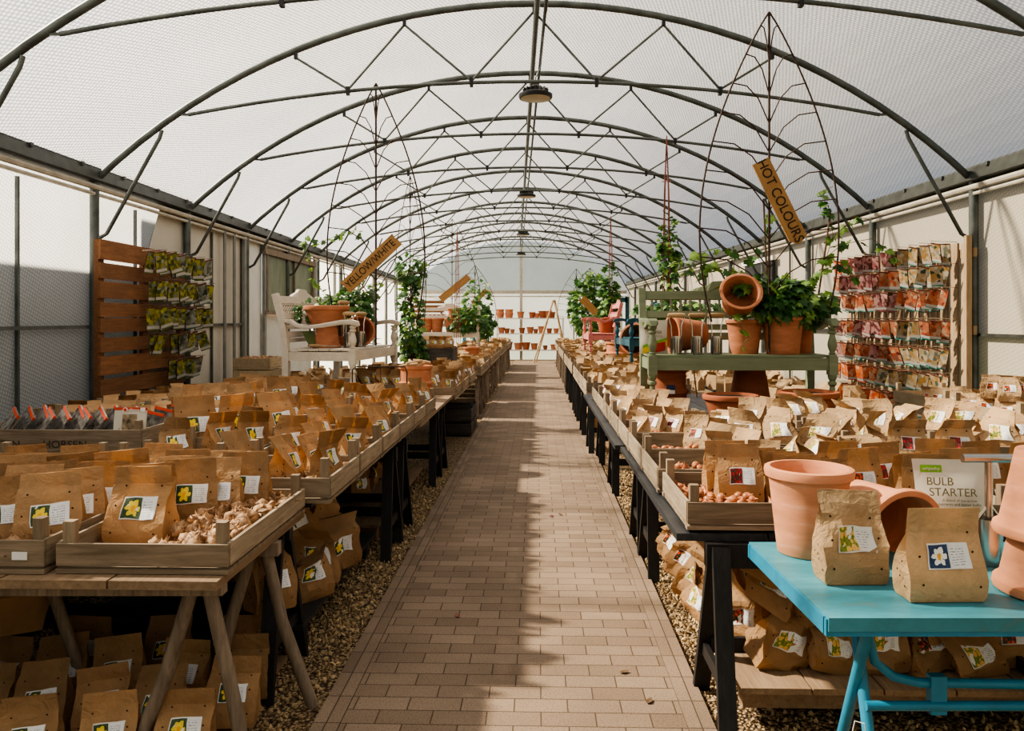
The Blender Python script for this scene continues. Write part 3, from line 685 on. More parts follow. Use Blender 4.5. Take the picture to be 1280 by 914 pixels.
# ------------------------------------------------------------------ tables and trestles
def trestle(s, t, L, spread, h, label, mats='black', bw=.064, bt=.028, group=None, rz=0, world=False):
    o = thing('trestle', label, 'trestle', Vector((s, t, 0)) if world else P(s, t), (0 if world else -A)+rz, group)
    mt = M[mats]
    for i in (-1, 1):
        for j in (-1, 1):
            x = i*(L/2-.05); MB().bar((x, j*.03, h-.01), (x+.02*i, j*spread/2, 0), bt if mats == 'black' else bw*.8, bw, (1, 0, 0) if mats == 'black' else (0, 1, 0)).build('leg', mt, o)
        MB().bar((i*(L/2-.03), -spread*.36, .2), (i*(L/2-.03), spread*.36, .2), .02, .05).build('side_rail', mt, o)
    MB().box((0, 0, h-.045), (L, .05, .09)).build('top_beam', mt, o)
    MB().box((0, spread*.3, .22), (L-.1, .02, .06)).build('stretcher', mt, o)
    return o
def board_table(s0, s1, t0, t1, z, label, mat='black_y', n=3, th=.028, name='table_board', cat='table top', parts='plank', group=None, legs=0):
    c = P((s0+s1)/2, (t0+t1)/2, z-th); o = thing(name, label, cat, c, -A, group); w = (s1-s0)/n
    for i in range(n): MB().box((-(s1-s0)/2+w*(i+.5), 0, th/2), (w-.008, t1-t0, th)).build(parts, M[mat], o)
    if legs:
        for y in (-(t1-t0)/2+.12, (t1-t0)/2-.12): MB().box((0, y, -legs/2), (s1-s0-.06, .07, legs)).build('bearer', M[mat], o)
    return o

ZT = .70    # table height
#  ---------- left side
Lg = 'black trestles under the left tables'
board_table(-2.05, -.90, 3.42, 5.9, ZT, 'black board table under the left path-side crates', 'black_y')
board_table(-2.02, -.80, 5.95, 8.2, ZT, 'weathered plank table under the left crates beyond the near ones', 'shelf')
board_table(-3.55, -2.1, 3.35, 8.4, ZT, 'long dark plank table along the left wall', 'black_y', 4)
board_table(-2.7, -.92, 2.45, 3.38, ZT-.03, 'weathered plank table at the front left corner', 'shelf', 5)
board_table(-2.0, -.78, 8.3, 11.3, ZT-.03, 'plank table on the left beside the large terracotta pot', 'crate_y')
for t_, l in ((3.25, 'nearest'), (5.05, 'second nearest'), (5.45, 'third nearest'), (7.2, 'fourth nearest'), (7.65, 'fifth nearest')):
    trestle(-1.38 if t_ > 3.3 else -1.5, t_, 1.12, .46, ZT-.03, 'black A-frame trestle on the left, %s to the front' % l, group=Lg)
for t_ in (3.6, 6.2, 8.2): trestle(-2.85, t_, 1.2, .45, ZT-.03, 'black trestle under the left wall table at %s' % {3.6: 'its near end', 6.2: 'its middle', 8.2: 'its far end'}[t_])
# weathered trestles at the front left
for (X_, Y_, n_) in ((-1.043, 2.60, 'nearer'), (-.99, 3.03, 'farther')):
    o = thing('trestle', 'weathered grey wooden trestle at the front left, %s of the two' % n_, 'trestle', (X_, Y_, 0), 0, 'weathered trestles at the front left')
    for sg in (-1, 1):
        MB().tube([(sg*.025, 0, .62), (sg*.10-.01, 0, .33), (sg*.2+(-.042 if n_ == 'nearer' else .01), 0, 0)], .024, 9, (0, 1, 0)).build('leg', M['greywood'], o, 50)
        MB().tube([(sg*.03-.9, .02, .62), (sg*.24-.9, .02, 0)], .023, 9, (0, 1, 0)).build('leg', M['greywood'], o, 50)
    MB().bar((-1.0, 0, .615), (.08, 0, .615), .05, .05).build('top_beam', M['greywood'], o)
# front left crates
cA = crate(-1.195, 2.93, ZT-.028, .57, .84, 'weathered crate with loose bulbs at the front left table corner', h=.078)
cB = crate(-1.79, 2.86, ZT-.028, .56, .72, 'weathered crate with white price card, left of the corner crate', h=.09)
cB2 = crate(-2.37, 2.86, ZT-.028, .56, .72, 'weathered crate at the left edge of the front table')
t_ = MB().box((0, 0, 0), (.05, .002, .026)).build('price_card', M['paper'], cB); t_.location = (.2, -.363, .06)
Lc = 'weathered crates along the left path edge'
bag('near', in_crate(cA, -.13, -.16), -.1, 'wrinkled kraft bulb bag with yellow daffodil label, front left crate foreground', sc=1.08, v=1)
bag('near', in_crate(cA, .07, .30), .08, 'kraft bag with daffodil label standing behind the loose bulbs, front left', sc=.98, v=0)
for i, (x, y, r_) in enumerate(((-.2, .02, .25), (-.08, .12, .3), (.0, .17, .2), (-.17, .2, .15), (-.05, .34, .1), (-.2, .36, .1))):
    bag('near', in_crate(cA, x, y), r_, 'kraft bulb bag behind the labelled bag in the front corner crate, %s back' % ORD[i], 'bags behind the front bag', sc=random.uniform(.95, 1.05))
fill(cB, .56, .72, 'near', 3, 4, .35, 'price card crate at front left', .15, y0=-.15, y1=.3)
fill(cB2, .56, .72, 'near', 3, 4, .35, 'far left front crate', .15, y0=-.1, y1=.3)
bulbs(cA, 'daff', 88, -.0, .25, -.37, .16, .03, .085, 'papery brown daffodil bulb lying loose in the front left corner crate', 'daffodil bulbs in the front left corner crate')
bulbs(cA, 'daff', 18, .1, .25, .15, .38, .035, .07, 'papery brown daffodil bulb at the back of the corner crate', 'daffodil bulbs at the back of the corner crate')
bulbs(cB, 'daff', 28, -.25, .25, -.33, -.18, .03, .075, 'papery brown daffodil bulb at front of the price card crate', 'daffodil bulbs in the price card crate')
# behind: two more crates of bags before the packet crate
cC = crate(-1.75, 3.62, ZT, .56, .62, 'weathered crate of tall bags behind the price card crate')
cD = crate(-2.35, 3.62, ZT, .56, .62, 'weathered crate of bags left behind the price card crate')
fill(cC, .56, .62, 'near', 2, 1, .15, 'the shallow crate behind front left crates', .15, y0=-.2, y1=-.2, sc=.85)
fill(cD, .56, .62, 'near', 2, 1, .15, 'the shallow crate at far left behind', .15, y0=-.2, y1=-.2, sc=.85)
# path-side crates
tt = [3.37, 3.95, 4.53, 5.1, 5.7, 6.3, 6.92]
for i in range(6):
    nm = 'left path-side crate number %s' % ['one', 'two', 'three', 'four', 'five', 'six'][i]
    o = crate(-1.09, (tt[i]+tt[i+1])/2, ZT, .56, tt[i+1]-tt[i]-.012, 'weathered crate of leaning bulb bags, %s along left path edge' % ORD[i], group=Lc, post=.09)
    fill(o, .56, .57, 'left', 3 if i < 5 else 2, 1, 1.3, nm, .35, x1=.17, sc=1.0, yj=.13); fill(o, .56, .57, 'left', 1, 1, 1.3, nm+' rim', .4, x0=-.05+.1*(i % 3), y0=.2, y1=.2)
    if i < 4: heap(o, 'daff', 60, .52, .52, .035, 'daffodil bulbs under the bags in the %s left crate' % ORD[i])
    if i < 5:
        o2 = crate(-1.67, (tt[i]+tt[i+1])/2+.55*(i >= 0)*0+.58, ZT, .56, .57, 'weathered crate of bags in second column, %s from front on left' % ORD[i], group='weathered crates in the second left column')
        if i > 0: fill(o2, .56, .57, 'left', 3, 1, 1.2, 'second column crate %s on left' % ORD[i], .4, yj=.14)
        else:
            fill(o2, .56, .57, 'left', 3, 1, 1.2, 'second column crate first on left', .4, yj=.14)
# crate of flat packets with red headers
cP = crate(-2.67, 4.82, ZT, 1.02, .86, 'wide weathered crate with stencilled side holding flat plant packets', h=.15, post=.06)
text_mesh('stencil', 'DOOTEN', .06, M['ink_faded'], cP, (-.33, -.432, .085), (R(90), 0, 0), .0005, 1.1)
text_mesh('stencil', 'HORSEN', .06, M['ink_faded'], cP, (.07, -.432, .085), (R(90), 0, 0), .0005, 1.1)
def flat_pack_mesh():
    m = MB(); m.box((0, 0, .1), (.19, .012, .2)); a = m.mesh('flat_plant_packet', M['clear'])
    h = MB().box((0, -.0005, .191), (.192, .0135, .017)).mesh('header', M['orange'])
    return a, h
fpa, fph = flat_pack_mesh()
def flat_pack(p, rot, label, group=None, hero=False):
    o = link('flat_plant_packet', fpa if not hero else MB().box((0, 0, .1), (.19, .012, .2)).mesh('flat_plant_packet', M['starter']))
    o.location = p; o.rotation_euler = rot; link('header', fph, o); tag(o, label, 'packet', group)
    if hero:
        MB().box((.0, -.008, .085), (.085, .003, .15)).build('window', M['window_brown'], o)
        MB().lathe([(.014, 0), (.014, .002)], 16, (-.03, -.008, .185), Euler((R(90), 0, 0)).to_matrix()).build('logo', M['paper'], o)
        MB().lathe([(.010, 0), (.010, .003)], 16, (-.03, -.008, .185), Euler((R(90), 0, 0)).to_matrix()).build('logo_centre', M['orange'], o)
        text_mesh('lettering', 'elhaere', .022, M['paper'], o, (.022, -.0085, .185), (R(90), 0, 0), .0005)
        MB().box((.075, -.008, .187), (.028, .002, .022)).build('barcode', M['paper'], o)
flat_pack(in_crate(cP, .40, -.36, .09), (R(-8), 0, R(-4)), 'upright plant packet with orange-red header and brown window', hero=True)
for i in range(11): flat_pack(in_crate(cP, -.42+i*.072, -.30+.03*(i % 3), .085), (R(-30), R(12+5*(i % 3)), R(-52)), 'dark plant packet with red header leaning in stencilled crate, %s from left' % ORD[i], 'leaning plant packets')
for i in range(3): flat_pack(in_crate(cP, .30+i*.05, .0+.12*i, .03), (R(-10), R(10), R(-15)), 'plant packet with red header behind the upright one, %s back' % ORD[i], 'packets behind the upright one')
for i in range(3): bag('near', P(-1.95+.21*i, 4.6+i*.12, ZT+.02), .7+.2*i, 'tall kraft bulb bag right of the stencilled packet crate, %s back' % ORD[i], 'tall bags right of the packet crate', sc=1.25, v=i)
# crates of small bags along the wall
ws = [(-2.5, 5.65), (-3.15, 5.65), (-2.45, 6.35), (-3.1, 6.35), (-2.4, 7.1), (-3.05, 7.1), (-2.35, 7.85), (-3.3, 4.9)]
for k, (s_, t_) in enumerate(ws):
    nm = 'left wall crate number %s' % ['one', 'two', 'three', 'four', 'five', 'six', 'seven', 'eight'][k]
    if k == 7: s_, t_ = -3.48, 4.1
    o = crate(s_, t_, ZT, .58, .6, 'weathered crate of small bags near the left wall, %s' % ['left of it the wall crates start', 'closest to the bubble wall', 'in the second row', 'in the second row by the wall', 'in the third row', 'below the wooden pallet board', 'behind the white bench side', 'at the far left edge'][k], group='small bag crates near the left wall')
    fill(o, .58, .6, 'small' if k not in (2, 4) else 'near', 4 if k not in (2, 4) else 3, 2, .45, nm, .25, y0=-.2, y1=.1)
# far left low crates, big pot, bags
o = crate(-1.05, 8.6, ZT-.03, .55, .75, 'small crate of leaning bags beside the handled terracotta pot'); fill(o, .55, .7, 'left', 3, 3, 1.0, 'crate beside the handled pot', .4)
o = crate(-1.05, 9.45, ZT-.03, .55, .75, 'crate of bags beyond the handled terracotta pot'); fill(o, .55, .7, 'left', 3, 3, 1.0, 'crate beyond the handled pot', .4)
o = crate(-1.03, 10.3, ZT-.03, .55, .75, 'narrow crate third beyond the terracotta pot'); fill(o, .55, .7, 'left', 3, 3, 1.0, 'third crate beyond the pot', .4)
o = crate(-1.65, 9.0, ZT-.03, .55, .9, 'crate of bags behind the big pot on the left'); fill(o, .55, .9, 'left', 3, 3, 1.0, 'crate behind the big pot', .4)
for k in range(3): crate(-1.45, 11.3, ZT+k*.13, .7, .6, 'dark crate in the stack beyond the ivy column, %s from bottom' % ORD[k], h=.11, post=.02, style='dark', group='stack of dark crates on the left')
for i in range(6):
    bag('small', P(-1.72+i*.11, 11.1, ZT+.38), .2, 'small bag standing on the dark crate stack, %s from left' % ORD[i], 'small bags on the dark crate stack')
# crates on the floor by the left trestles
for k in range(4): crate(-.98, 10.2+(k // 2)*.5, .02+(k % 2)*.17, .45, .45, 'dark crate stored on the gravel under the left table, %s' % ['near bottom', 'near top', 'far bottom', 'far top'][k], h=.13, post=.03, style='dark')
# low shelves with bags
board_table(-2.7, -1.0, 2.35, 3.4, .03, 'low weathered shelf under the front left table', 'shelf', 6, .02, 'low_shelf', 'shelf', legs=0)
board_table(-1.95, -.93, 3.4, 4.9, .16, 'low dark shelf under the left table behind the front trestle', 'black_y', 4, .02, 'low_shelf', 'shelf', legs=.1)
board_table(-1.85, -.93, 5.0, 7.0, .18, 'low pale shelf under the left table', 'shelf', 4, .02, 'low_shelf', 'shelf', legs=.1)
gl = 'large kraft bags under the front left table'
lowb = [(-1.07, 2.52, .05), (-1.30, 2.50, .05), (-1.55, 2.48, .1), (-1.78, 2.5, .2), (-1.0, 2.75, .15), (-1.22, 2.68, .0), (-1.42, 2.7, .1), (-1.65, 2.72, .1), (-1.88, 2.7, .1),
        (-1.02, 2.98, .1), (-1.25, 2.92, -.1), (-1.5, 2.95, .1), (-1.72, 2.95, .3), (-1.95, 2.95, .1), (-1.1, 3.16, .1), (-1.4, 3.15, .1), (-1.75, 3.18, 0), (-2.05, 2.6, .2), (-2.1, 2.85, .2)]
for i, (x, y, r_) in enumerate(lowb):
    bag('near', (x-.03, y+.08, .032), (R(random.uniform(-16, 2)), R(random.uniform(-6, 6)), r_), 'large kraft bag on the low shelf at front left, %s row, %s' % (ORD[0 if i < 4 else 1 if i < 9 else 2 if i < 14 else 3], ['by the path', 'next inward', 'third inward', 'fourth inward', 'fifth inward'][(i if i < 4 else i-4 if i < 9 else i-9 if i < 14 else i-14) % 5]), gl, sc=.9)
bag('slump', (-1.9, 2.95, .38), (R(-75), R(10), R(60)), 'kraft bag lying flat on top under the front left table', sc=1.5, v=0)
bag('near', P(-1.02, 3.22, .3), (0, .1, .9), 'slim kraft bag with daffodil label by the weathered leg', sc=.95, v=2)
for i, (s_, t_, z, r_, tl) in enumerate([(-1.02, 3.75, .16, .8, .1), (-1.05, 3.95, .16, .6, -.2), (-1.0, 4.2, .16, .9, .15), (-1.25, 3.85, .16, .4, .2), (-1.25, 4.15, .16, .7, -.1), (-1.08, 4.4, .16, 1.0, .1), (-1.15, 4.0, .38, .6, .35), (-1.12, 4.28, .38, 1.1, -.3), (-1.3, 4.45, .16, .5, .1), (-1.5, 4.0, .16, .4, 0)]):
    bag('slump', P(s_, t_, z), (tl, -tl, r_), 'crumpled kraft bag under the left table behind the black legs, %s back' % ORD[i], 'crumpled bags under the left table', sc=1.12)
for i in range(6): bag('slump', P(-1.25-.12*(i % 2), 5.7+i*.2, .18), (.1, .1, 1+.3*i), 'crumpled kraft bag on the pale low shelf, %s back' % ORD[i], 'bags on the pale low shelf')

#  ---------- right side
board_table(.61, 2.0, 2.98, 5.0, ZT-.01, 'black board table under the right near crates', 'black_y', 4)
board_table(.58, 1.95, 5.05, 8.5, ZT-.01, 'black board table on the right under the green bench', 'black_y', 4)
board_table(2.05, 3.1, 2.98, 8.4, ZT-.01, 'dark board table further right beneath pale bags', 'black_y', 4)
for i, t_ in enumerate((2.97, 4.72, 5.2, 6.9, 8.3)):
    trestle(1.33, t_, 1.22, .46, ZT-.04, 'black A-frame trestle on the right, %s from the front' % ORD[i], group='black trestles under the right tables')
trestle(2.6, 3.2, 1.0, .46, ZT-.04, 'black trestle behind the blue table legs'); trestle(2.6, 7.5, 1.0, .46, ZT-.04, 'black trestle under the far right of the green bench table')
o = thing('trestle', 'pale wooden trestle on the gravel at the right path edge', 'trestle', P(.86, 8.1), -A)
for sg in (-1, 1):
    for x in (0, .5): MB().bar((x, sg*.03, .62), (x, sg*.24, 0), .03, .05, (1, 0, 0)).build('leg', M['slat'], o)
MB().bar((-.02, -.14, .28), (-.02, .14, .28), .02, .04).build('side_rail', M['slat'], o)
MB().box((.25, 0, .6), (.6, .05, .06)).build('top_beam', M['slat'], o)
cR = crate(.955, 3.29, ZT, .60, .60, 'knotty crate of reddish tulip bulbs at front of the right table', h=.085, post=.07)
bag('upright', in_crate(cR, -.02, .03), .02, 'kraft bag with dark red tulip label standing among the loose bulbs', sc=1.0, v=0)
bag('upright', in_crate(cR, -.05, .13), .05, 'plain kraft bag just behind the dark red tulip bag', v=3)
for i in range(7): bag('upright', in_crate(cR, .11+.03*i, .17-.045*i+.02*(i % 2), .02), (0, 0, .12), 'kraft bag in the slanting row beside the dark red tulip bag, %s from back' % ORD[i], 'slanting row of kraft bags', sc=.86, v=(2 if i % 2 else 3))
bulbs(cR, 'tul', 85, -.27, .2, -.27, -.02, .035, .075, 'glossy chestnut tulip bulb in the front crate on the right', 'tulip bulbs in the right front crate')
bulbs(cR, 'tul', 25, -.27, -.12, -.02, .26, .035, .07, 'glossy chestnut tulip bulb at left side of right front crate', 'tulip bulbs at the left of the right front crate')
cR1 = crate(1.58, 3.26, ZT, .58, .58, 'crate of orange-red tulip bags right of the front bulb crate')
bag('upright', in_crate(cR1, .03, -.12), -.05, 'pale kraft bag with orange-red tulip label in the middle right crate', sc=1.0, v=1)
fill(cR1, .58, .58, 'upright', 3, 2, .1, 'crate behind the terracotta pots', .08, y0=-.02, x1=.24)
cR2 = crate(2.22, 3.26, ZT, .58, .58, 'crate of kraft bags behind the white printed sack')
fill(cR2, .58, .58, 'upright', 3, 2, .15, 'crate behind the white sack', .1)
cR3 = crate(2.82, 3.4, ZT, .5, .58, 'crate at the right frame edge with crimson tulip bags')
fill(cR3, .5, .58, 'upright', 2, 2, -.3, 'right edge crate', .1, sc=1.05)
for i in range(2): bag('tulip', (1.98+.24*i, 3.95, ZT+.06), (0, 0, -.2), 'squat kraft bag with crimson label, %s of two' % ('left', 'right')[i], sc=1.15, v=1)
rt = [3.62, 4.2, 4.8, 5.4, 6.0, 6.6, 7.3, 8.0]
Rc = 'crates of tulip bulbs along the right path edge'
for i in range(7):
    o = crate(.92, (rt[i]+rt[i+1])/2, ZT, .56, rt[i+1]-rt[i]-.012, 'crate with small labelled bags, %s behind the right front crate by the path' % ORD[i], group=Rc, post=.08)
    if i < 2: bulbs(o, 'tul', 32 if i == 0 else 18, -.25, .1, -.24, .1, .03, .065, 'chestnut tulip bulb in the %s crate behind the right front one' % ORD[i], 'tulip bulbs in the %s right crate' % ORD[i])
    elif i < 5: heap(o, 'tul', 90, .52, .52, .04, 'tulip bulbs under the bags in the %s right crate' % ORD[i])
    if i in (0, 1): fill(o, .56, .58, 'tulip', 2, 2, -1.1, 'right path-side crate %s' % ORD[i], .3, x0=.12, x1=.24)
    else: fill(o, .56, .58, 'tulip', 4, 1, -1.15, 'right path-side crate %s' % ORD[i], .4, yj=.12)
# pale bags, right middle
for k, (s_, t_, nx, ny) in enumerate([(1.55, 4.0, 3, 2), (2.12, 4.35, 3, 2), (1.52, 4.65, 3, 2), (2.1, 4.98, 3, 2), (2.68, 4.6, 3, 2), (1.5, 5.3, 3, 2), (2.1, 5.62, 3, 1), (2.72, 5.25, 3, 2)]):
    o = crate(s_, t_, ZT, .56, .58, 'crate of crumpled pale bags in the right middle, %s counted from the front' % ORD[k], group='crates of pale bags on the right', post=.05)
    fill(o, .56, .58, 'pale', nx, 1, -.9, 'pale bag crate %s on right' % ORD[k], .7, zt=.03, yj=.13, sc=1.08)
    heap(o, 'tul', 40, .52, .54, .03, 'tulip bulbs between the pale bags in %s crate' % ORD[k])
# raised display shelf at right wall
tag_shelf = thing('display_shelf', 'narrow pale plank shelf carrying two crates by the right wall', 'shelf', (3.45, 5.85, 0), 0)
MB().box((0, 0, .755), (.46, 1.75, .03)).build('plank', M['crate_pale'], tag_shelf)
for y in (-.78, 0, .7):
    for x in (-.18, .18): MB().box((x, y, .37), (.07, .04, .74)).build('leg', M['crate_pale'], tag_shelf)
cS1 = crate(3.45, 6.3, .772, .44, .8, 'pale slatted crate at far end of the right wall shelf', world=True, style='pale', h=.1)
cS2 = crate(3.45, 5.42, .772, .44, .8, 'pale slatted crate at near end of the right wall shelf', world=True, style='pale', h=.1)
fill(cS1, .44, .8, 'smallr', 2, 3, -.9, 'far pale shelf crate', .4, y1=.0)
heap(cS1, 'tul', 90, .4, .75, .05, 'small bulbs in the far pale shelf crate')
fill(cS2, .44, .8, 'smallr', 3, 4, -.6, 'near pale shelf crate', .3)
for i in range(4): bag('smallr', in_crate(cS2, -.1+.1*(i % 2), -.1+.2*(i//2), .17), -.5, 'small bag piled on top in near pale shelf crate, %s' % ORD[i], 'small bags piled on top', v=i)
# shelves under right tables
board_table(.82, 2.1, 2.85, 4.4, .17, 'low pallet shelf of pale boards under the right table', 'shelf', 5, .022, 'low_shelf', 'shelf', legs=.09)
board_table(2.0, 3.1, 2.95, 4.2, .17, 'low shelf behind the blue table', 'shelf', 4, .022, 'low_shelf', 'shelf', legs=.09)
rn = random.Random(5); k = 0
for lay, (n_, z) in enumerate(((16, .17), (12, .36), (6, .52))):
    for i in range(n_):
        s_ = .98+(i % 5)*.19+rn.uniform(-.03, .03); t_ = 3.05+(i//5)*.27+lay*.04+rn.uniform(-.03, .03)
        bag('slumpr', P(s_, t_, z), (rn.uniform(-.25, .35)*(1+lay*.6), rn.uniform(-.3, .3)*(1+lay*.5), rn.uniform(-.9, .6)), 'crumpled kraft bag in the heap under the right table, %s layer, %s' % (['bottom', 'middle', 'top'][lay], ORD[i]), 'crumpled bags heaped under the right table', sc=.98)
for i in range(8): bag('slumpr', P(.85+.05*(i % 2), 3.5+i*.15, .17+.2*(i % 2)), (.15*(-1)**i, .2, -1.3+.3*(i % 3)), 'crumpled kraft bag at the path side under the right table, %s back' % ORD[i], 'crumpled bags at the right path side')
for i in range(3): bag('upright', (1.66+.235*i, 3.0+.01*i, .175), -.03*i, 'kraft bag with red tulip label behind the blue table bars, %s from left' % ORD[i], sc=1.0, v=1)
bag('upright', (1.78, 3.15, .175), .1, 'plain kraft bag behind the labelled ones under the right table', v=3)
for i in range(3): bag('near', (2.4+.24*i, 3.2, .175), 0, 'kraft bag in shade at far right under the table, %s from left' % ORD[i], v=i)

#  ---------- far rows (both sides)
FARM = []
def far_bags(name, s0, s1, t0, t1, z, n, label, mat='kraft_pale'):
    rn = random.Random(n+int(t0)); m = MB()
    for _ in range(n):
        s_, t_ = rn.uniform(s0, s1), rn.uniform(t0, t1); p = P(s_, t_, z); a = rn.uniform(0, PI); ca, sa = math.cos(a), math.sin(a)
        w_, d_, h = .07, .04, rn.uniform(.14, .22); l = rn.uniform(-.05, .05)
        vs = [Vector((i*w_, j*d_, 0)) for i, j in ((-1, -1), (1, -1), (1, 1), (-1, 1))]+[Vector((i*w_*1.05, j*d_, h*.55)) for i, j in ((-1, -1), (1, -1), (1, 1), (-1, 1))]+[Vector((i*w_, l+j*.002, h*.85)) for i, j in ((-1, -1), (1, -1), (1, 1), (-1, 1))]+[Vector((i*w_, l*2+j*.002, h)) for i, j in ((-1, -1), (1, -1), (1, 1), (-1, 1))]
        vs = [p+Vector((v.x*ca-v.y*sa, v.x*sa+v.y*ca, v.z)) for v in vs]
        m.add(vs, [tuple(b*4+q for q in (i, (i+1) % 4))+tuple(b*4+q for q in (4+(i+1) % 4, 4+i)) for b in range(3) for i in range(4)]+[(12, 13, 14, 15)])
    FARM.append((m, M[mat]))
SEG = [(11.9, 14.0), (14.4, 17.6), (18.4, 21.6), (22.2, 25.6)]
for i, (a, b) in enumerate(SEG):
    w_ = ['nearest', 'second', 'third', 'last'][i]
    board_table(-1.95, -.76, a, b, ZT-.02, 'weathered plank table far down the left row, %s of four' % w_, 'crate_y', 3, .04, 'trestle_table', 'table')
    for q in (a+.25, (a+b)/2, b-.25): trestle(-1.35, q, 1.1, .5, ZT-.06, 'grey trestle below far left table, %s table, %s' % (w_, 'near end' if q < a+.3 else 'far end' if q > b-.3 else 'middle'), 'greywood')
    n = int((b-a)/.7)
    for j in range(n):
        q = a+(j+.5)*(b-a)/n
        crate(-1.05, q, ZT-.02, .55, (b-a)/n-.02, 'weathered crate on far left row, %s table, %s along' % (w_, ORD[j]), group='crates on the far left tables', h=.08)
        crate(-1.64, q, ZT-.02, .55, (b-a)/n-.02, 'weathered crate in inner far left row, %s table, %s along' % (w_, ORD[j]), group='crates on the far left tables', h=.08)
    far_bags('bag_heap', -1.88, -.83, a+.1, b-.1, ZT+.01, 105, 'crowd of small kraft bags on the %s of the far left tables' % w_)
SEGR = [(8.65, 11.9), (12.3, 16.0), (16.5, 20.5), (21, 24.5)]
for i, (a, b) in enumerate(SEGR):
    w_ = ['nearest', 'second', 'third', 'last'][i]
    board_table(.62, 1.95, a, b, ZT-.02, 'weathered plank table far down the right row, %s of four' % w_, 'crate_y', 3, .04, 'trestle_table', 'table')
    for q in (a+.25, (a+b)/2, b-.25): trestle(1.25, q, 1.2, .5, ZT-.06, '%s trestle below far right table, %s table, %s' % ('black' if i < 2 else 'grey', w_, 'near end' if q < a+.3 else 'far end' if q > b-.3 else 'middle'), 'black' if i < 2 else 'greywood')
    n = int((b-a)/.72)
    for j in range(n):
        q = a+(j+.5)*(b-a)/n
        crate(.9, q, ZT-.02, .55, (b-a)/n-.02, 'pale crate by the path in far right row, %s table, %s along' % (w_, ORD[j]), group='crates on the far right tables', h=.1)
        crate(1.5, q, ZT-.02, .55, (b-a)/n-.02, 'crate in inner far right row, %s table, %s along' % (w_, ORD[j]), group='crates on the far right tables', h=.08)
    far_bags('bag_heap', .7, 1.9, a+.1, b-.1, ZT+.01, 120, 'crowd of small kraft bags on the %s of the far right tables' % w_)
far_bags('bag_heap', 2.1, 3.0, 6.9, 11.5, ZT, 90, 'crowd of pale kraft bags behind the green bench')
board_table(2.1, 3.1, 8.5, 12, ZT-.01, 'dark plank table behind the green bench to the right', 'black_y', 3)
far_bags('bag_heap', -2.0, -1.45, 10.0, 10.9, ZT, 20, 'few kraft bags between the pots and dark crates on the left')
far_bags('bag_heap', -3.4, -2.3, 8.5, 12, ZT-.1, 60, 'kraft bags beyond the white bench by the left wall')
board_table(-3.5, -2.2, 8.45, 12, ZT-.1, 'plank table beyond the white bench by the left wall', 'crate_y', 3)
far_bags('bag_heap', .85, 1.4, 8.8, 11.6, .0, 24, 'kraft bags stored under the far right table')

# ------------------------------------------------------------------ blue folding table and what stands on it
BT = .72
bt = thing('folding_table', 'bright blue painted folding table at the front right corner', 'table', (1.5, 2.4, 0), 0)
m = MB(); m.box((.0, 0, BT-.02), (1.36, .70, .036)); m.build('table_top', M['blue'], bt)
for y in (-.335, .335): MB().box((0, y, BT-.03), (1.37, .02, .045)).build('edge_strip', M['bluemetal'], bt)
MB().box((-.675, 0, BT-.03), (.02, .66, .045)).build('edge_strip', M['bluemetal'], bt)
for x0 in (-.5, .5):
    MB().tube([(x0, -.2, BT-.05), (x0, .1, 0)], .017, 10, (1, 0, 0)).build('leg', M['bluemetal'], bt, 50)
    MB().tube([(x0+.03, .0, BT-.05), (x0+.0, -.28, 0)], .017, 10, (1, 0, 0)).build('leg', M['bluemetal'], bt, 50)
MB().tube([(-.47, -.1, BT-.12), (-.45, -.11, .5), (-.40, -.12, .46), (-.33, -.125, .445), (0, -.125, .44), (.5, -.125, .44)], .014, 10, (0, 1, 0)).build('cross_bar', M['bluemetal'], bt, 50)
MB().tube([(-.49, -.14, .385), (.5, -.14, .385)], .014, 10).build('cross_bar', M['bluemetal'], bt, 50)
MB().box((-.28, -.13, .415), (.045, .03, .11)).build('bracket', M['bluemetal'], bt)
# price tag on the leg
pt_ = thing('price_tag', 'small white price tag tied with string to the blue table leg', 'tag', (.975, 2.21, .34), 0)
MB().box((.01, -.01, -.05), (.035, .001, .06), (0, .08, 0)).build('card', M['paper'], pt_)
MB().box((.01, -.0112, -.05), (.016, .0006, .035), (0, .08, 0)).build('print', M['ink_faded'], pt_)
MB().tube([(-.03, 0, -.03), (-.02, -.005, .03), (.0, -.02, .03), (.012, -.01, -.02)], .0015, 5, (0, 1, 0)).build('string', M['paper'], pt_)

POTP = [(.0, .0), (.105, 0), (.108, .01), (.135, .235), (.137, .24), (.152, .243), (.156, .255), (.156, .285), (.150, .295), (.138, .295), (.132, .285), (.128, .24), (.098, .02), (.0, .018)]
def pot_mesh(r, h, mat, rim=.10, taper=.68, thick=.09, soil=False, ribs=0):
    R_ = r; rb = r*taper; rh = h*rim
    p = [(.001, 0), (rb*.97, 0), (rb, h*.02)]
    for q in (.25, .5, .75): p.append((rb+(R_*.9-rb)*q, h*(.02+(.98-rim*1.6)*q)))
    p += [(R_*.9, h-rh*1.7), (R_*.93, h-rh*1.3), (R_, h-rh*1.05), (R_*1.02, h-rh*.5), (R_, h-rh*.08), (R_*.96, h), (R_*.88, h), (R_*.85, h-rh*.4)]
    if soil: p += [(R_*.84, h*.9), (.001, h*.9)]
    else: p += [(R_*.8, h*.75), (rb*.85, h*.05), (.001, h*.045)]
    m = MB(); m.lathe(p, 36, cap=False)
    return m.mesh('terracotta_pot', M[mat], 35)
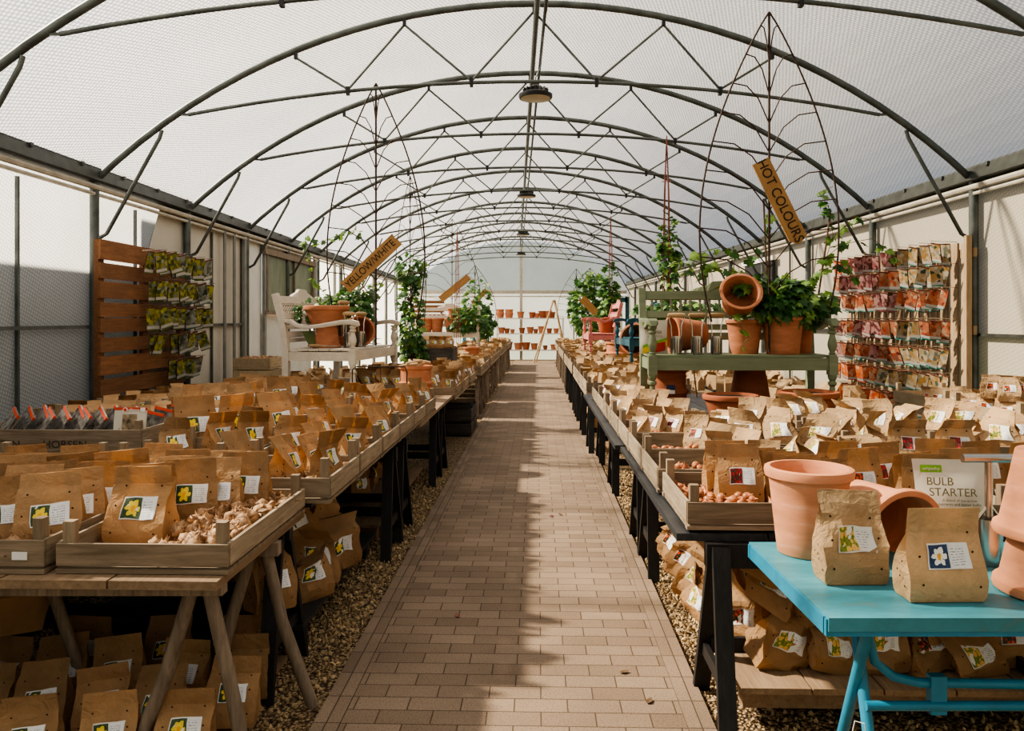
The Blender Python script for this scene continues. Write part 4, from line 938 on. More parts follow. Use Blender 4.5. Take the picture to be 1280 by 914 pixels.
def pot(loc, r, h, label, mat='terra', rot=(0, 0, 0), group=None, soil=False, rim=.1, taper=.68):
    o = link('terracotta_pot', pot_mesh(r, h, mat, rim, taper, soil=soil)); o.location = loc; o.rotation_euler = rot
    tag(o, label, 'pot', group)
    if soil: MB().lathe([(.001, h*.915), (r*.85, h*.905)], 20, cap=False).build('soil', M['dark'], o)
    return o
pot((.985, 2.63, BT), .142, .285, 'upright empty terracotta pot with crack at the blue table back', 'terra_light', taper=.72)
# lying pot, mouth towards the viewer
pot((1.20, 2.78, BT+.12), .145, .27, 'terracotta pot lying on its side on the blue table', 'terra_light', rot=(R(97), 0, R(12)), taper=.66)
BV['hero'] = [bag_meshes(101, W=.185, D=.085, H=.265, lean=.05, twist=-.1, flat=.86, wr=1.7, photo='tulp', kraft='kraft_pale'), bag_meshes(202, W=.215, D=.085, H=.255, lean=-.05, twist=.02, flat=.72, wr=.6, photo='daffw', kraft='kraft_pale')]
bag('hero', (1.0, 2.34, BT), .02, 'pale kraft bag with peach tulip photo label on the blue table', v=0)
bag('hero', (1.19, 2.2, BT), .03, 'pale kraft bag with white daffodil photo label on the blue table', v=1)
def starter(loc, rz, label, sc=1.0, tilt=-.12):
    o = thing('bulb_starter_sack', label, 'sack', loc, rz); o.rotation_euler = (tilt, 0, rz); o.scale = (sc, sc, sc)
    m = MB(); n = 8; W, H = .125, .30
    vs = []
    for j in range(n+1):
        for i in range(n+1):
            u, v = i/n*2-1, j/n; b = .028*math.sqrt(max(0, 1-u*u))*(math.sin(PI*min(1, v*1.25))**.6 if v < .8 else 0)
            vs.append((u*W*(1-.06*math.sin(PI*v)), -b-.002, v*H))
    k = len(vs); vs += [(x, -y, z) for x, y, z in vs]; fs = []
    for j in range(n):
        for i in range(n):
            q = j*(n+1)+i; fs.append((q, q+1, q+n+2, q+n+1)); fs.append((k+q+1, k+q, k+q+n+1, k+q+n+2))
    m.add(vs, fs); m.build('sack_body', M['starter'], o, 60)
    def front(x, v): return -.03*math.sqrt(max(0, 1-(x/W)**2))*(math.sin(PI*min(1, v*1.25))**.6 if v < .8 else 0)-.0045
    m = MB()
    def pan(x0, x1, z0, z1, mi, slant=0):
        nx = 6; vs = []
        for j in (0, .5, 1):
            for i in range(nx+1):
                x = x0+(x1-x0)*i/nx; z = z0+(z1-z0)*j+slant*(i/nx); vs.append((x, front(x, z/H)-.0008*mi, z))
        m.add(vs, [(j*(nx+1)+i, j*(nx+1)+i+1, (j+1)*(nx+1)+i+1, (j+1)*(nx+1)+i) for j in (0, 1) for i in range(nx)], mi)
    pan(-.1, .115, .0, .055, 0, .07); m.build('yellow_print', M['yellow'], o); m = MB(); pan(-.1, .115, .05, .075, 0, .07); m.build('green_print', M['lime'], o)
    m = MB(); pan(.01, .1, .01, .09, 0, .02); m.v = [(x, y-.001, z) for x, y, z in m.v]; m.build('red_print', M['red'], o); m = MB(); pan(-.1, -.03, .255, .28, 0); m.build('logo', M['lime'], o)
    text_mesh('lettering', 'BULB', .038, M['olive'], o, (-.045, front(0, .7)-.002, .225), (R(90-4), 0, 0), .0004)
    text_mesh('lettering', 'STARTER', .038, M['olive'], o, (-.008, front(0, .6)-.004, .19), (R(90-4), 0, 0), .0004)
    text_mesh('lettering', 'A blend of bio-active\nnutrients and better bulbs', .013, M['olive'], o, (.01, front(0, .5)-.003, .158), (R(90), 0, 0), .0004)
    text_mesh('lettering', 'empathy', .016, M['starter'], o, (-.065, -.006, .267), (R(90), 0, 0), .0004)
    return o
starter((1.49, 2.66, BT), -.12, 'white bulb starter sack with green logo standing on the blue table')
def planter(loc, rz, label, steel=True, sc=1.0, name='bulb_planter', tilt=0, group=None):
    o = thing(name, label, 'bulb planter', loc, rz, group); o.scale = (sc,)*3; o.rotation_euler = (0, tilt, rz)
    m = MB(); m.lathe([(.030, 0), (.034, .02), (.037, .13), (.035, .13), (.031, .02), (.028, 0)], 20, cap=False); m.build('cutting_cylinder', M['chrome'], o, 40)
    if steel:
        MB().tube([(0, 0, .1), (0, 0, .29)], .011, 10).tube([(-.03, 0, .13), (0, 0, .17)], .005, 6).tube([(.03, 0, .13), (0, 0, .17)], .005, 6).build('shaft', M['chrome'], o, 40)
        MB().tube([(-.075, 0, .3), (.075, 0, .3)], .0125, 12).build('handle', M['chrome'], o, 40)
    else:
        for sg in (-1, 1): MB().tube([(sg*.033, 0, .12), (sg*.036, 0, .2), (sg*.06, 0, .275)], .0045, 6, (0, 1, 0)).build('strut', M['chrome'], o, 40)
        MB().tube([(-.06, 0, .277), (-.035, 0, .277), (.035, 0, .277), (.06, 0, .277)], .0165, 12, scale=[.8, 1.05, 1.05, .8]).build('handle', M['handle'], o, 40)
        m = MB()
        for a in range(0, 12): m.box((.038*math.cos(a*PI/6), .038*math.sin(a*PI/6), .06), (.004, .004, .11))
        m.build('tooth', M['steel'], o)
    return o
planter((1.51, 2.5, BT), 0, 'stainless steel bulb planter with T handle beside the white sack', sc=1.12)
planter((1.78, 2.62, BT), .5, 'second steel bulb planter with slanting handle at the right frame edge', sc=1.15, tilt=.55)
for k in range(2):
    o = pot((1.555, 2.22, BT+(.205 if k else .0)+ .265*0), .165, .245, 'upside down terracotta pot at right frame edge, %s of the pair' % ('lower', 'upper')[k], 'terra_light', taper=.66)
    o.rotation_euler = (PI, 0, 0); o.location = (1.555, 2.24, BT+(.245 if k == 0 else .405)); o.scale = (1, 1, 1)
# ------------------------------------------------------------------ benches
def turned(m, z0, z1, r, seg=14, c=(0, 0, 0)):
    H = z1-z0; pr = [(1, 0), (1, .04), (.62, .07), (.9, .1), (.55, .13), (.75, .2), (1.05, .36), (1.0, .46), (.62, .68), (.55, .74), (.95, .78), (.95, .83), (.6, .86), (.85, .9), (1, .95), (1, 1)]
    m.lathe([(a*r, z0+b*H) for a, b in pr], seg, c)
def bench(name, label, loc, rz, W, D, mat, style=0, sc=1.0, H=1.08):
    o = thing(name, label, 'bench', loc, rz); mt = M[mat]; o.scale = (sc,)*3
    xs = (-W/2+.035, W/2-.035); yf, yb = -D/2+.035, D/2-.06
    for x in xs:
        m = MB(); turned(m, 0, .36, .036, 14, (x, yf, 0)); m.box((x, yf, .435), (.07, .07, .15)); turned(m, .51, .75, .036, 14, (x, yf, 0)); m.build('front_leg', mt, o, 35)
        m = MB(); pf = [(-.03, -.03), (.03, -.03), (.03, .03), (-.03, .03)]
        m.sweep([(x, yb+.04, 0), (x, yb, .25), (x, yb, .5), (x, yb+.03, .75), (x, yb+.09, H-.12), (x, yb+.12, H)], pf, (0, 1, 0)); m.build('back_post', mt, o)
        sg = 1
        m = MB(); m.sweep([(x, yb+.03, .80), (x, yb-.04, .80), (x, yb-.1, .76), (x, yb-.2, .735), (x, (yf+yb)/2, .75), (x, yf+.1, .79), (x, yf+.02, .79), (x, yf-.045, .775), (x, yf-.06, .75)], [(-.028, -.02), (.028, -.02), (.034, .0), (.028, .02), (-.028, .02), (-.034, 0)], (0, 0, 1), scale=[1, 1, .95, .9, 1, 1.15, 1.3, 1.2, .6]); m.build('armrest', mt, o, 50)
        MB().box((x, (yf+yb)/2, .44), (.035, yb-yf, .09)).build('side_rail', mt, o); MB().box((x, (yf+yb)/2, .09), (.03, yb-yf, .05)).build('side_stretcher', mt, o)
    MB().box((0, yf-.005, .445), (W-.1, .035, .10)).build('front_rail', mt, o)
    MB().box((0, yb, .44), (W-.1, .03, .08)).build('back_rail', mt, o)
    n = 6
    for i in range(n):
        y = yf+.02+(yb-yf-.03)*(i+.5)/n; MB().box((0, y, .507), (W-.06 if i else W-.1, (yb-yf)/n-.012, .02)).build('seat_slat', mt, o)
    def yb_at(z): return yb+.03+(z-.75)*.3 if z > .75 else yb+.03*(z-.5)/.25
    def rail(nm, z, h, t_=.03): 
        MB().box((0, yb_at(z), z), (W-.09, t_, h), (R(-13), 0, 0)).build(nm, mt, o)
    rail('top_rail', H-.06, .075, .035)
    m = MB(); cw = W*.19; n = 12; vs = []
    prof = [max(0, math.sin(PI*i/n))**.8*.055 + (.028 if 3 < i < 9 else 0)+.008 for i in range(n+1)]
    y_ = yb_at(H-.02)
    for i in range(n+1):
        x = -cw+2*cw*i/n
        for yy in (-.016, .016): vs += [(x, y_+yy, H-.03), (x, y_+yy+.02, H-.02+prof[i])]
    fs = []
    for i in range(n):
        a = i*4; b = a+4; fs += [(a, b, b+1, a+1), (a+2, a+3, b+3, b+2), (a+1, b+1, b+3, a+3), (a, a+2, b+2, b)]
    fs += [(0, 1, 3, 2), (n*4, n*4+2, n*4+3, n*4+1)]
    m.add(vs, fs); m.build('crest', mt, o)
    rail('middle_rail', H-.23, .06); rail('lower_rail', .66, .06)
    k = int(W/.09)
    if style == 0:
        for i in range(k):
            x = -W/2+.08+(W-.16)*(i+.5)/k; z0, z1 = H-.205, H-.095; m = MB(); Mx = Euler((R(-15), 0, 0)).to_matrix()
            m.lathe([(.008, 0), (.013, .02), (.008, .04), (.017, .06), (.008, .085), (.013, .1), (.008, .115)], 8, (x, yb_at(z0), z0), Mx); m.build('spindle', mt, o, 40)
        m = MB()
        for z in (.74,): MB().box((0, yb_at(z), z), (W-.09, .018, .05), (R(-13), 0, 0)).build('back_slat', mt, o)
    elif style == 1:
        m = MB(); kk = int(W/.06)
        for i in range(kk):
            x = -W/2+.07+(W-.14)*(i+.5)/kk
            for q in range(2): m.tube([(x+.024*math.cos(a), yb_at(H-.15)+.0, H-.175+.05*q+.024*math.sin(a)) for a in [j*PI/4 for j in range(9)]], .006, 5, (0, 1, 0))
        m.build('fretwork', mt, o, 40)
        for z in (.60, .74, .79): MB().box((0, yb_at(z), z), (W-.09, .02, .04), (R(-13), 0, 0)).build('back_slat', mt, o)
    else:
        for i in range(int(W/.1)):
            x = -W/2+.08+(W-.16)*(i+.5)/int(W/.1); MB().box((x, yb_at(.8), .78), (.045, .015, .28), (R(-13), 0, 0)).build('back_slat', mt, o)
    return o
gb = bench('garden_bench', 'sage green wooden bench with turned legs carrying pots', (1.845, 6.62, ZT-.01), -.02, 1.52, .60, 'green', 0)
wb = bench('garden_bench', 'cream painted carved bench seen from its end on the left', (-1.90, 8.65, ZT-.02), R(82), 1.48, .80, 'white', 1)
wb2 = bench('garden_bench', 'small cream slatted bench with pots far down on the left', (-1.48, 17.3, ZT+.0), 0, 1.4, .55, 'white', 2)
pb = bench('garden_bench', 'pink bench far down the right row', (1.62, 15.0, ZT+.02), R(-90), 1.3, .55, 'pink', 2)
bb = bench('garden_bench', 'dark teal blue bench behind the green one', (1.97, 12.3, ZT+.0), R(-88), 1.35, .6, 'teal', 0)
tb = bench('garden_bench', 'small teal bench beyond the far left pots', (-1.05, 21.0, ZT), R(80), 1.2, .5, 'bluemetal', 2)
ZS = ZT-.01+.517
# things on the green bench
starter((1.17, 6.62, ZS), 0, 'faded bulb starter sack leaning on the green bench back', .95, tilt=-.05)
for i, x in enumerate((1.33, 1.50, 1.66)): planter((x, 6.47, ZS), .1*i, 'wood handled bulb planter on green bench, %s from left' % ORD[i], False, 1.17, group='wood handled bulb planters on the green bench')
pot((1.62, 6.78, ZS+.16), .165, .3, 'terracotta pot lying on its side behind the planters', 'terra', rot=(R(90), R(0), R(-75)), taper=.7)
pot((1.935, 6.62, ZS), .158, .29, 'upright terracotta pot under the tipped one on green bench', 'terra', taper=.72)
pot((1.86, 6.56, ZS+.41), .17, .23, 'terracotta pot tipped forward on top of another, green bench', 'terra', rot=(R(60), R(-12), 0), taper=.75)
ivp = pot((2.235, 6.55, ZS), .178, .315, 'terracotta pot holding the large ivy on the green bench', 'terra', soil=True, taper=.74)
pot((2.44, 6.78, ZS), .14, .31, 'dark terracotta pot behind the ivy pot at bench end', 'terra_dark', taper=.8)
# pots below the green bench
def neck_pot(loc, r, h, label, mat='terra_dark'):
    o = link('terracotta_pot', MB().lathe([(.001, 0), (r*.8, 0), (r*.85, h*.1), (r*.95, h*.42), (r*1.04, h*.46), (r*1.04, h*.52), (r*.92, h*.56), (r*.9, h*.88), (r, h*.92), (r, h), (r*.88, h), (r*.8, h*.8), (.001, h*.78)], 32, cap=False).mesh('terracotta_pot', M[mat], 35))
    o.location = loc; tag(o, label, 'pot'); return o
np_ = neck_pot((1.30, 6.62, ZT), .155, .40, 'dark terracotta stacked pot with navy price card under green bench')
MB().box((-.02, -.165, .22), (.07, .004, .075)).build('price_card', M['navy'], np_); MB().box((-.02, -.1685, .2), (.068, .002, .03)).build('card_text', M['paper'], np_)
o = pot((2.02, 6.75, ZT+.0), .2, .42, 'upside down terracotta pot standing under the green bench', 'terra_dark', taper=.6); o.rotation_euler = (PI, 0, 0); o.location = (2.02, 6.75, ZT+.42)
pot((1.66, 6.05, ZT), .21, .22, 'wide low terracotta bowl under the green bench, left', 'terra_dark', soil=True, rim=.16)
pot((2.28, 6.1, ZT), .23, .24, 'wide low terracotta bowl under the green bench, right', 'terra_dark', soil=True, rim=.16)
# white bench things
ZW = ZT-.02+.517
def WB(x, y, z=0): return Vector(wb.location)+Euler((0, 0, R(82))).to_matrix() @ Vector((x, y, .517+z))
o = pot(WB(-.35, .05), .15, .24, 'upside down terracotta pot carrying the bowl on the white bench', 'terra', taper=.7); o.rotation_euler = (PI, 0, 0); o.location = WB(-.35, .05, .24)
pot(WB(-.35, .05, .245), .24, .2, 'wide terracotta bowl raised on a pot, white bench', 'terra', soil=True, rim=.2, taper=.7)
pot(WB(.15, -.1, .13), .17, .26, 'terracotta pot lying on its side on the white bench', 'terra', rot=(R(80), 0, R(20)), taper=.7)
for i, (x, y, z, l) in enumerate(((-.42, -.22, 0, 'nearest the armrest'), (-.1, -.24, 0, 'in the middle of the seat'), (-.25, -.1, .12, 'stacked highest'))):
    planter(WB(x, y, z), R(60), 'bulb planter with wooden handle on white bench, %s' % l, False, 1.3, group='planters on the white bench')
def tool(loc, rz, label):
    o = thing('hand_trowel', label, 'trowel', loc, rz)
    MB().tube([(-.13, 0, .02), (-.08, 0, .022), (0, 0, .02)], .014, 10, scale=[.8, 1.1, .8]).build('handle', M['handle'], o, 50)
    MB().tube([(0, 0, .02), (.05, 0, .012)], .005, 6).build('neck', M['chrome'], o)
    MB().lathe([(.001, -.08), (.02, -.05), (.03, 0), (.028, .06)], 10, (.11, 0, .015), Euler((0, R(-90), 0)).to_matrix() @ Matrix.Diagonal((.25, 1, 1))).build('blade', M['chrome'], o, 50)
for i in range(4): tool(WB(-.6+.12*i, .0+.08*(i % 2), .01), R(20+25*i), 'hand trowel lying on the white bench seat, %s from near end' % ORD[i])
for i in range(2): tool(WB(.3+.1*i, -.15, .01+.05*i), R(10+35*i), 'hand trowel with pale handle by the lying pot, %s' % ('lower', 'upper')[i])
for i in range(3):
    o = link('seed_card', MB().box((0, 0, .1), (.14, .004, .2)).mesh('seed_card', M['pk5' if i else 'pk4'])); o.location = WB(-.5+.15*i, .12, .01); o.rotation_euler = (R(-35), R(10*i), R(60)); tag(o, 'glossy plant card propped on the white bench, %s from near end' % ORD[i], 'card')
# sacks under the white bench
for i in range(5):
    m = MB(); m.box((0, 0, .03), (.3, .2, .05), (0, 0, 0)); m.v = [tuple(Vector(v)+noise.noise_vector(Vector(v)*9+Vector((i, 0, 0)))*.015) for v in m.v]
    o = link('white_sack', m.mesh('white_sack', M['starter'])); o.location = P(-1.75+.22*(i % 3), 7.15+.1*i, ZT+.03+.055*(i % 2)); o.rotation_euler = (0, 0, R(15*i)); tag(o, 'flat white and green sack lying below the white bench, %s' % ORD[i], 'sack')
    MB().box((.05, 0, .058), (.1, .18, .004)).build('print', M['lime'], o)
bpot = neck_pot(P(-1.03, 7.85, ZT-.0), .17, .34, 'big reddish terracotta pot filled with wooden tool handles', 'terra')
bpot.location = P(-1.12, 7.75, ZT)
for i in range(6):
    o = link('wooden_dibber', MB().tube([(-.09, 0, 0), (-.04, 0, 0), (.04, 0, 0), (.09, 0, 0)], .018, 10, scale=[.8, 1, 1, .8]).mesh('wooden_dibber', M['handle'], 50)); o.location = P(-1.12+.05*(i % 3)-.05, 7.72+.04*i-.1, ZT+.35+.025*(i % 2)); o.rotation_euler = (0, R(-8), R(35*i)); tag(o, 'turned wooden dibber lying in the big reddish pot, %s' % ORD[i], 'dibber', 'wooden handles in the big pot')
ir = thing('wire_rack', 'dark wire rack behind the bags below the white bench', 'rack', P(-1.45, 7.4, ZT), -A)
MB().tube([(-.22, 0, 0), (-.22, 0, .32), (-.18, 0, .35), (.28, 0, .35), (.3, 0, .3), (.3, 0, 0)], .007, 6, (0, 1, 0)).build('frame', M['wire'], ir); MB().tube([(.05, 0, .35), (.05, 0, .1)], .005, 6).tube([(-.22, 0, .15), (.3, 0, .15)], .005, 6).build('cross_wire', M['wire'], ir)

# ------------------------------------------------------------------ ivy, obelisks, signs
LEAF = [(0, 0), (.28, -.18), (.55, .08), (.36, .3), (.42, .62), (.16, .62), (0, 1.0), (-.16, .62), (-.42, .62), (-.36, .3), (-.55, .08), (-.28, -.18)]
def leaf(m, p, dirv, size, rn, mi=0):
    up = Vector((rn.uniform(-.5, .5), rn.uniform(-1, .2), rn.uniform(.1, 1))).normalized(); d_ = Vector(dirv).normalized()
    sx = d_.cross(up)
    if sx.length < .1: sx = d_.cross(Vector((1, 0, .2)))
    sx.normalize(); nn = sx.cross(d_)
    vs = [Vector(p)+(sx*a+d_*b+nn*(-abs(a)*.25-.12*b*b))*size for a, b in LEAF]
    vs.append(Vector(p)+d_*size*.35)
    m.add(vs, [(12, i, (i+1) % 12) for i in range(12)], mi)
def ivy(name, label, loc, blobs, trails, size=.07, n=220, seed=1, trunk=()):
    rn = random.Random(seed); o = thing(name, label, 'plant', loc, 0); m = MB(); s_ = MB()
    for (c, r, k) in blobs:
        for _ in range(k):
            v = Vector((rn.gauss(0, 1), rn.gauss(0, 1), rn.gauss(0, 1))).normalized()*rn.uniform(.55, 1)
            p = Vector(c)+Vector((v.x*r[0], v.y*r[1], v.z*r[2])); leaf(m, p, v+Vector((0, -.2, -.7)), size*rn.uniform(.6, 1.15), rn, 0 if rn.random() < .75 else 1)
            if rn.random() < .15: s_.tube([Vector(c)*.6+Vector((0, 0, 0)), (p+Vector(c))*.5, p], .002, 4)
    for pts in trails:
        pts = [Vector(p) for p in pts]; s_.tube(pts, .003, 5)
        for a, b in zip(pts, pts[1:]):
            k = max(1, int((b-a).length/(size*.5)))
            for i in range(k):
                p = a.lerp(b, rn.random()); v = Vector((rn.gauss(0, 1), rn.gauss(0, .6), rn.gauss(-.5, .5))); leaf(m, p+v*.012, v, size*rn.uniform(.55, 1), rn, 1 if rn.random() < .6 else 0)
    for pts in trunk: s_.tube(pts, .008, 6)
    m.build('foliage', [M['leaf'], M['leaf_l']], o, 30); s_.build('stem', M['stem'], o)
    return o
def obelisk(label, loc, H, W, z0, ribs=8, r=.0055, mat='wire', blunt=.0, rz=0):
    o = thing('leaf_trellis', label, 'trellis', loc, rz); n = 26
    def half(v): return (math.sin(PI*min(1, max(0, v))**.82)**.85)*W/2*1.0 if v < 1 else 0
    def hw(v):
        base = .62 if v < .35 else 1
        q = math.sin(PI*(.30+.70*v)) if v > .0 else math.sin(PI*.30)
        q = max(0, q)**.9; return W/2*max(blunt*(v > .9)*0, q)
    for sg in (-1, 1): MB().tube([(sg*hw(i/n), 0, z0+(H-z0)*i/n) for i in range(n+1)], r, 6, (0, 1, 0)).build('outline', M[mat], o, 50)
    MB().tube([(0, 0, 0), (0, 0, H)], r*1.3, 6, (0, 1, 0)).build('centre_stem', M[mat], o, 50)
    for i in range(ribs):
        v = .08+.84*i/ribs; z = z0+(H-z0)*v
        for sg in (-1, 1):
            v2 = min(.97, v+.13); x2 = hw(v2); z2 = z0+(H-z0)*v2
            MB().tube([(0, 0, z), (sg*x2*.3, 0, z+(z2-z)*.62), (sg*x2*.62, 0, z+(z2-z)*.93), (sg*x2, 0, z2)], r*.72, 5, (0, 1, 0)).build('vein_wire', M[mat], o, 50)
    return o
obelisk('large leaf shaped wire trellis rising from the right ivy', (2.08, 6.42, ZS+.02), 2.79, 1.14, .25, 9, .0078)
obelisk('leaf shaped wire trellis rising from the left bench ivy', (-1.51, 8.5, ZW+.02), 2.84, 1.06, .25, 9, .0085)
obelisk('narrow wire trellis in the ivy column behind the left bench', (-1.50, 11.2, .8), 2.75, .45, .5, 7)
obelisk('wire trellis standing by the far left bench', (-1.45, 18.0, .9), 2.9, 1.3, .3, 8, .007)
obelisk('farther wire trellis near the end wall on the left', (-1.05, 20.5, .9), 2.0, 1.1, .3, 8, .007)
obelisk('wire trellis near the end wall on the right', (2.05, 21.5, .9), 2.0, 1.2, .3, 8, .007)
obelisk('farther wire trellis in right far ivy', (1.95, 25.0, .9), 2.2, 1.2, .3, 8, .007)
def rods(label, x, y, z0, z1, n=4, sp=.035):
    o = thing('rod_wigwam', label, 'plant support', (x, y, z0), 0)
    for i in range(n):
        a = 2*PI*i/n+.4; MB().tube([(sp*2*math.cos(a), sp*2*math.sin(a), 0), (sp*.9*math.cos(a), sp*.9*math.sin(a), (z1-z0)*.75), (0, 0, z1-z0)], .006, 5).build('rod', M['rod'], o)
    for k in range(4): MB().tube([(sp*1.6*math.cos(a), sp*1.6*math.sin(a), (z1-z0)*(.2+.2*k)) for a in [j*PI/4 for j in range(9)]], .003, 4).build('binding', M['rod'], o)
rods('tall red-brown rod wigwam behind the green bench', 1.70, 8.8, 1.0, 3.56)
rods('red-brown rod wigwam at far right ivy', 1.95, 16.0, 1.0, 3.6); rods('red-brown rod wigwam far left beyond the planks', -1.22, 16.5, 1.0, 3.4)
ivy('ivy_plant', 'bushy dark green ivy growing in the pot on the green bench', (2.235, 6.55, ZS+.3),
    [((0, 0, .14), (.30, .22, .20), 330), ((.18, .05, .12), (.26, .2, .18), 150), ((-.1, 0, .27), (.34, .14, .08), 60)],
    [[(-.1, 0, .25), (-.35, .02, .38), (-.6, .03, .45), (-.72, .03, .3)], [(-.1, 0, .3), (-.25, 0, .6), (-.1, 0, .72), (-.16, 0, .85)], [(0, 0, .3), (-.45, 0, .3), (-.62, 0, .22)],
     [(-.3, -.1, .15), (-.42, -.2, -.05), (-.35, -.22, -.15), (-.42, -.22, -.24)], [(.2, 0, .25), (.35, 0, .45), (.42, 0, .7), (.38, 0, .95)], [(.35, 0, .5), (.5, 0, .62), (.72, -.05, .66), (.88, -.05, .55), (.93, -.05, .42)], [(.4, 0, .9), (.3, 0, 1.05), (.42, 0, 1.1)], [(-.3, 0, .5), (-.5, 0, .6), (-.7, 0, .55), (-.85, 0, .3)],
     [(.3, 0, .4), (.5, 0, .45), (.65, 0, .3)], [(.4, 0, .65), (.6, 0, .85), (.75, 0, .82)], [(-.5, 0, .4), (-.8, 0, .5), (-.95, 0, .45)]], .10, seed=4,
    trunk=[[(-.1, 0, 0), (-.14, 0, .5), (-.16, 0, 1.0)], [(.3, 0, .2), (.36, 0, .6), (.4, 0, .9)]])
o = pot(WB(.42, .10), .16, .26, 'terracotta pot half hidden holding the ivy on the white bench', 'terra', soil=True)
ivy('ivy_plant', 'bushy ivy on the white bench around the trellis foot', tuple(WB(.42, .10, .24)),
    [((0, 0, .16), (.32, .34, .24), 420), ((.1, .1, .36), (.25, .2, .15), 70)],
    [[(-.1, 0, .2), (-.4, 0, .5), (-.5, 0, .95), (-.45, 0, 1.15)], [(-.45, 0, .9), (-.2, 0, 1.0), (.1, 0, 1.1), (.2, 0, .95)], [(-.05, 0, .3), (-.3, 0, .35), (-.42, -.02, .25)], [(.1, 0, .3), (.35, 0, .5), (.5, 0, .45)]], .08, seed=8, trunk=[[(0, 0, 0), (-.05, 0, .7)], [(0, 0, .1), (.25, 0, .6), (.4, 0, 1.0)]])
ivy('climbing_plant', 'tall column of climbing ivy behind the white bench', (-1.47, 11.0, ZT+.03),
    [((0, 0, .75), (.2, .2, .7), 330), ((.0, 0, 1.45), (.22, .2, .22), 120), ((.1, 0, .2), (.12, .12, .3), 40)], [], .085, seed=12, trunk=[[(0, 0, 0), (0, 0, 1.5)]])
ivy('climbing_plant', 'bushy green plant on the far cream bench', (-1.05, 17.2, 1.2), [((0, 0, .25), (.45, .3, .32), 260), ((.1, 0, .8), (.2, .2, .35), 50)], [], .12, seed=14)
ivy('climbing_plant', 'bushy plant beside the small teal bench far left', (-.92, 20.2, 1.1), [((0, 0, .3), (.4, .3, .35), 220), ((.1, 0, .9), (.2, .2, .5), 60)], [], .14, seed=15)
ivy('climbing_plant', 'climbing plant with planks far down on the right', (1.88, 21.0, .9), [((0, 0, .9), (.5, .4, .65), 330), ((.1, 0, 1.6), (.35, .3, .3), 60)], [], .15, seed=16)
ivy('climbing_plant', 'yellow-green climbing column behind the pink bench', (1.93, 16.0, .9), [((0, 0, .9), (.2, .2, .85), 360), ((-.35, 0, .5), (.35, .3, .3), 160)], [], .11, seed=17)
ivy('climbing_plant', 'light green climber on the tall rod wigwam', (1.72, 8.8, 1.25), [((0, 0, .8), (.1, .1, .7), 130), ((0, 0, 1.0), (.16, .12, .3), 60)], [], .075, seed=18, trunk=[[(0, 0, -.2), (0, 0, 1.4)]])
ivy('leafy_plant', 'round leaved plant behind the green bench back', (1.7, 8.2, 1.45), [((0, 0, .15), (.5, .2, .1), 130)], [], .09, seed=19, trunk=[[(-.2, 0, -.76), (0, 0, .1)], [(.2, 0, -.76), (.1, 0, .1)]])
ivy('leafy_plant', 'small variegated plant at the white bench back', tuple(WB(-.35, .22, .25)), [((-.05, 0, .12), (.14, .14, .12), 60)], [], .06, seed=20, trunk=[[(-.03, 0, -.24), (0, 0, .1)]])
def sign(label, a, b, w_, txt, pointed=True, size=.1, sx=1):
    a, b = Vector(a), Vector(b); L = (b-a).length; c = (a+b)/2; ang_ = math.atan2(b.z-a.z, b.x-a.x)
    o = thing('plank_sign', label, 'sign', c, 0); o.rotation_euler = (0, -ang_, 0)
    h = L/2; m = MB(); e = .05 if pointed else 0
    out = [(-h, -w_/2), (h-e, -w_/2), (h, -w_*.1), (h-.01, w_*.15), (h-e*.6, w_/2), (-h, w_/2)]
    vs = [(x, y, z) for y in (-.01, .01) for x, z in out]; n = len(out)
    m.add(vs, [tuple(range(n)), tuple(range(n, 2*n))[::-1]]+[(i, n+i, n+(i+1) % n, (i+1) % n) for i in range(n)]); m.build('plank', M['sign'], o)
    if txt: text_mesh('lettering', txt, size, M['ink'], o, (-.01, -.0125, 0), (R(90), 0, 0), .001, sx)
    return o
# positions chosen where the planks hang on their trellises
sign('plank sign reading HOT COLOURS hung on the right trellis', (1.97, 6.30, 2.77), (2.29, 6.30, 2.11), .145, 'HOT COLOURS', True, .112, .92)
sign('plank sign reading YELLOW/WHITE hung on the left trellis', (-1.84, 8.5, 1.84), (-1.28, 8.5, 2.37), .155, 'YELLOW/WHITE', False, .112, .85)
sign('blank sloping plank on the trellis by the far cream bench', (-1.62, 17.0, 1.92), (-1.0, 17.0, 2.42), .15, '', False)
sign('farther sloping plank beyond the far left plants', (-1.1, 20.1, 1.9), (-.72, 20.1, 2.25), .13, '', False)
sign('sloping plank in the far right climbing plants', (1.75, 20.5, 2.05), (2.2, 20.5, 1.55), .2, '', False)

# ------------------------------------------------------------------ wall displays
def packet_mesh(w_, h, t_, mat):
    m = MB(); n = 3
    m.box((0, 0, -h/2), (w_, t_*.4, h), mi=1); y = -t_*.2-.001
    m.add([(-w_/2, y, -h), (w_/2, y, -h), (w_/2, y, -.01), (-w_/2, y, -.01)], [(0, 1, 2, 3)], 0, [[(0, 0), (1, 0), (1, 1), (0, 1)]])
    m.lathe([(.001, -.3*h), (w_*.36, -.22*h), (w_*.4, 0), (w_*.3, .22*h), (.001, .3*h)], 8, (0, t_*.75, -h*.68), Matrix.Diagonal((1, .35, 1)), 1)
    return m.mesh('seed_packet', [M[mat], M['pkback']], 50)
PK = {k: packet_mesh(.095, .195, .03, k) for k in ('pk1', 'pk2', 'pk3', 'pk4', 'pk5', 'pk6')}
def packet(key, p, rot, label, group, sc=1):
    o = link('bulb_packet', PK[key]); o.location = p; o.rotation_euler = rot; o.scale = (sc,)*3; tag(o, label, 'packet', group)
db = thing('display_board', 'warm brown horizontal slatted pallet board on the left wall', 'display board', (-3.75, 7.93, 0), 0)
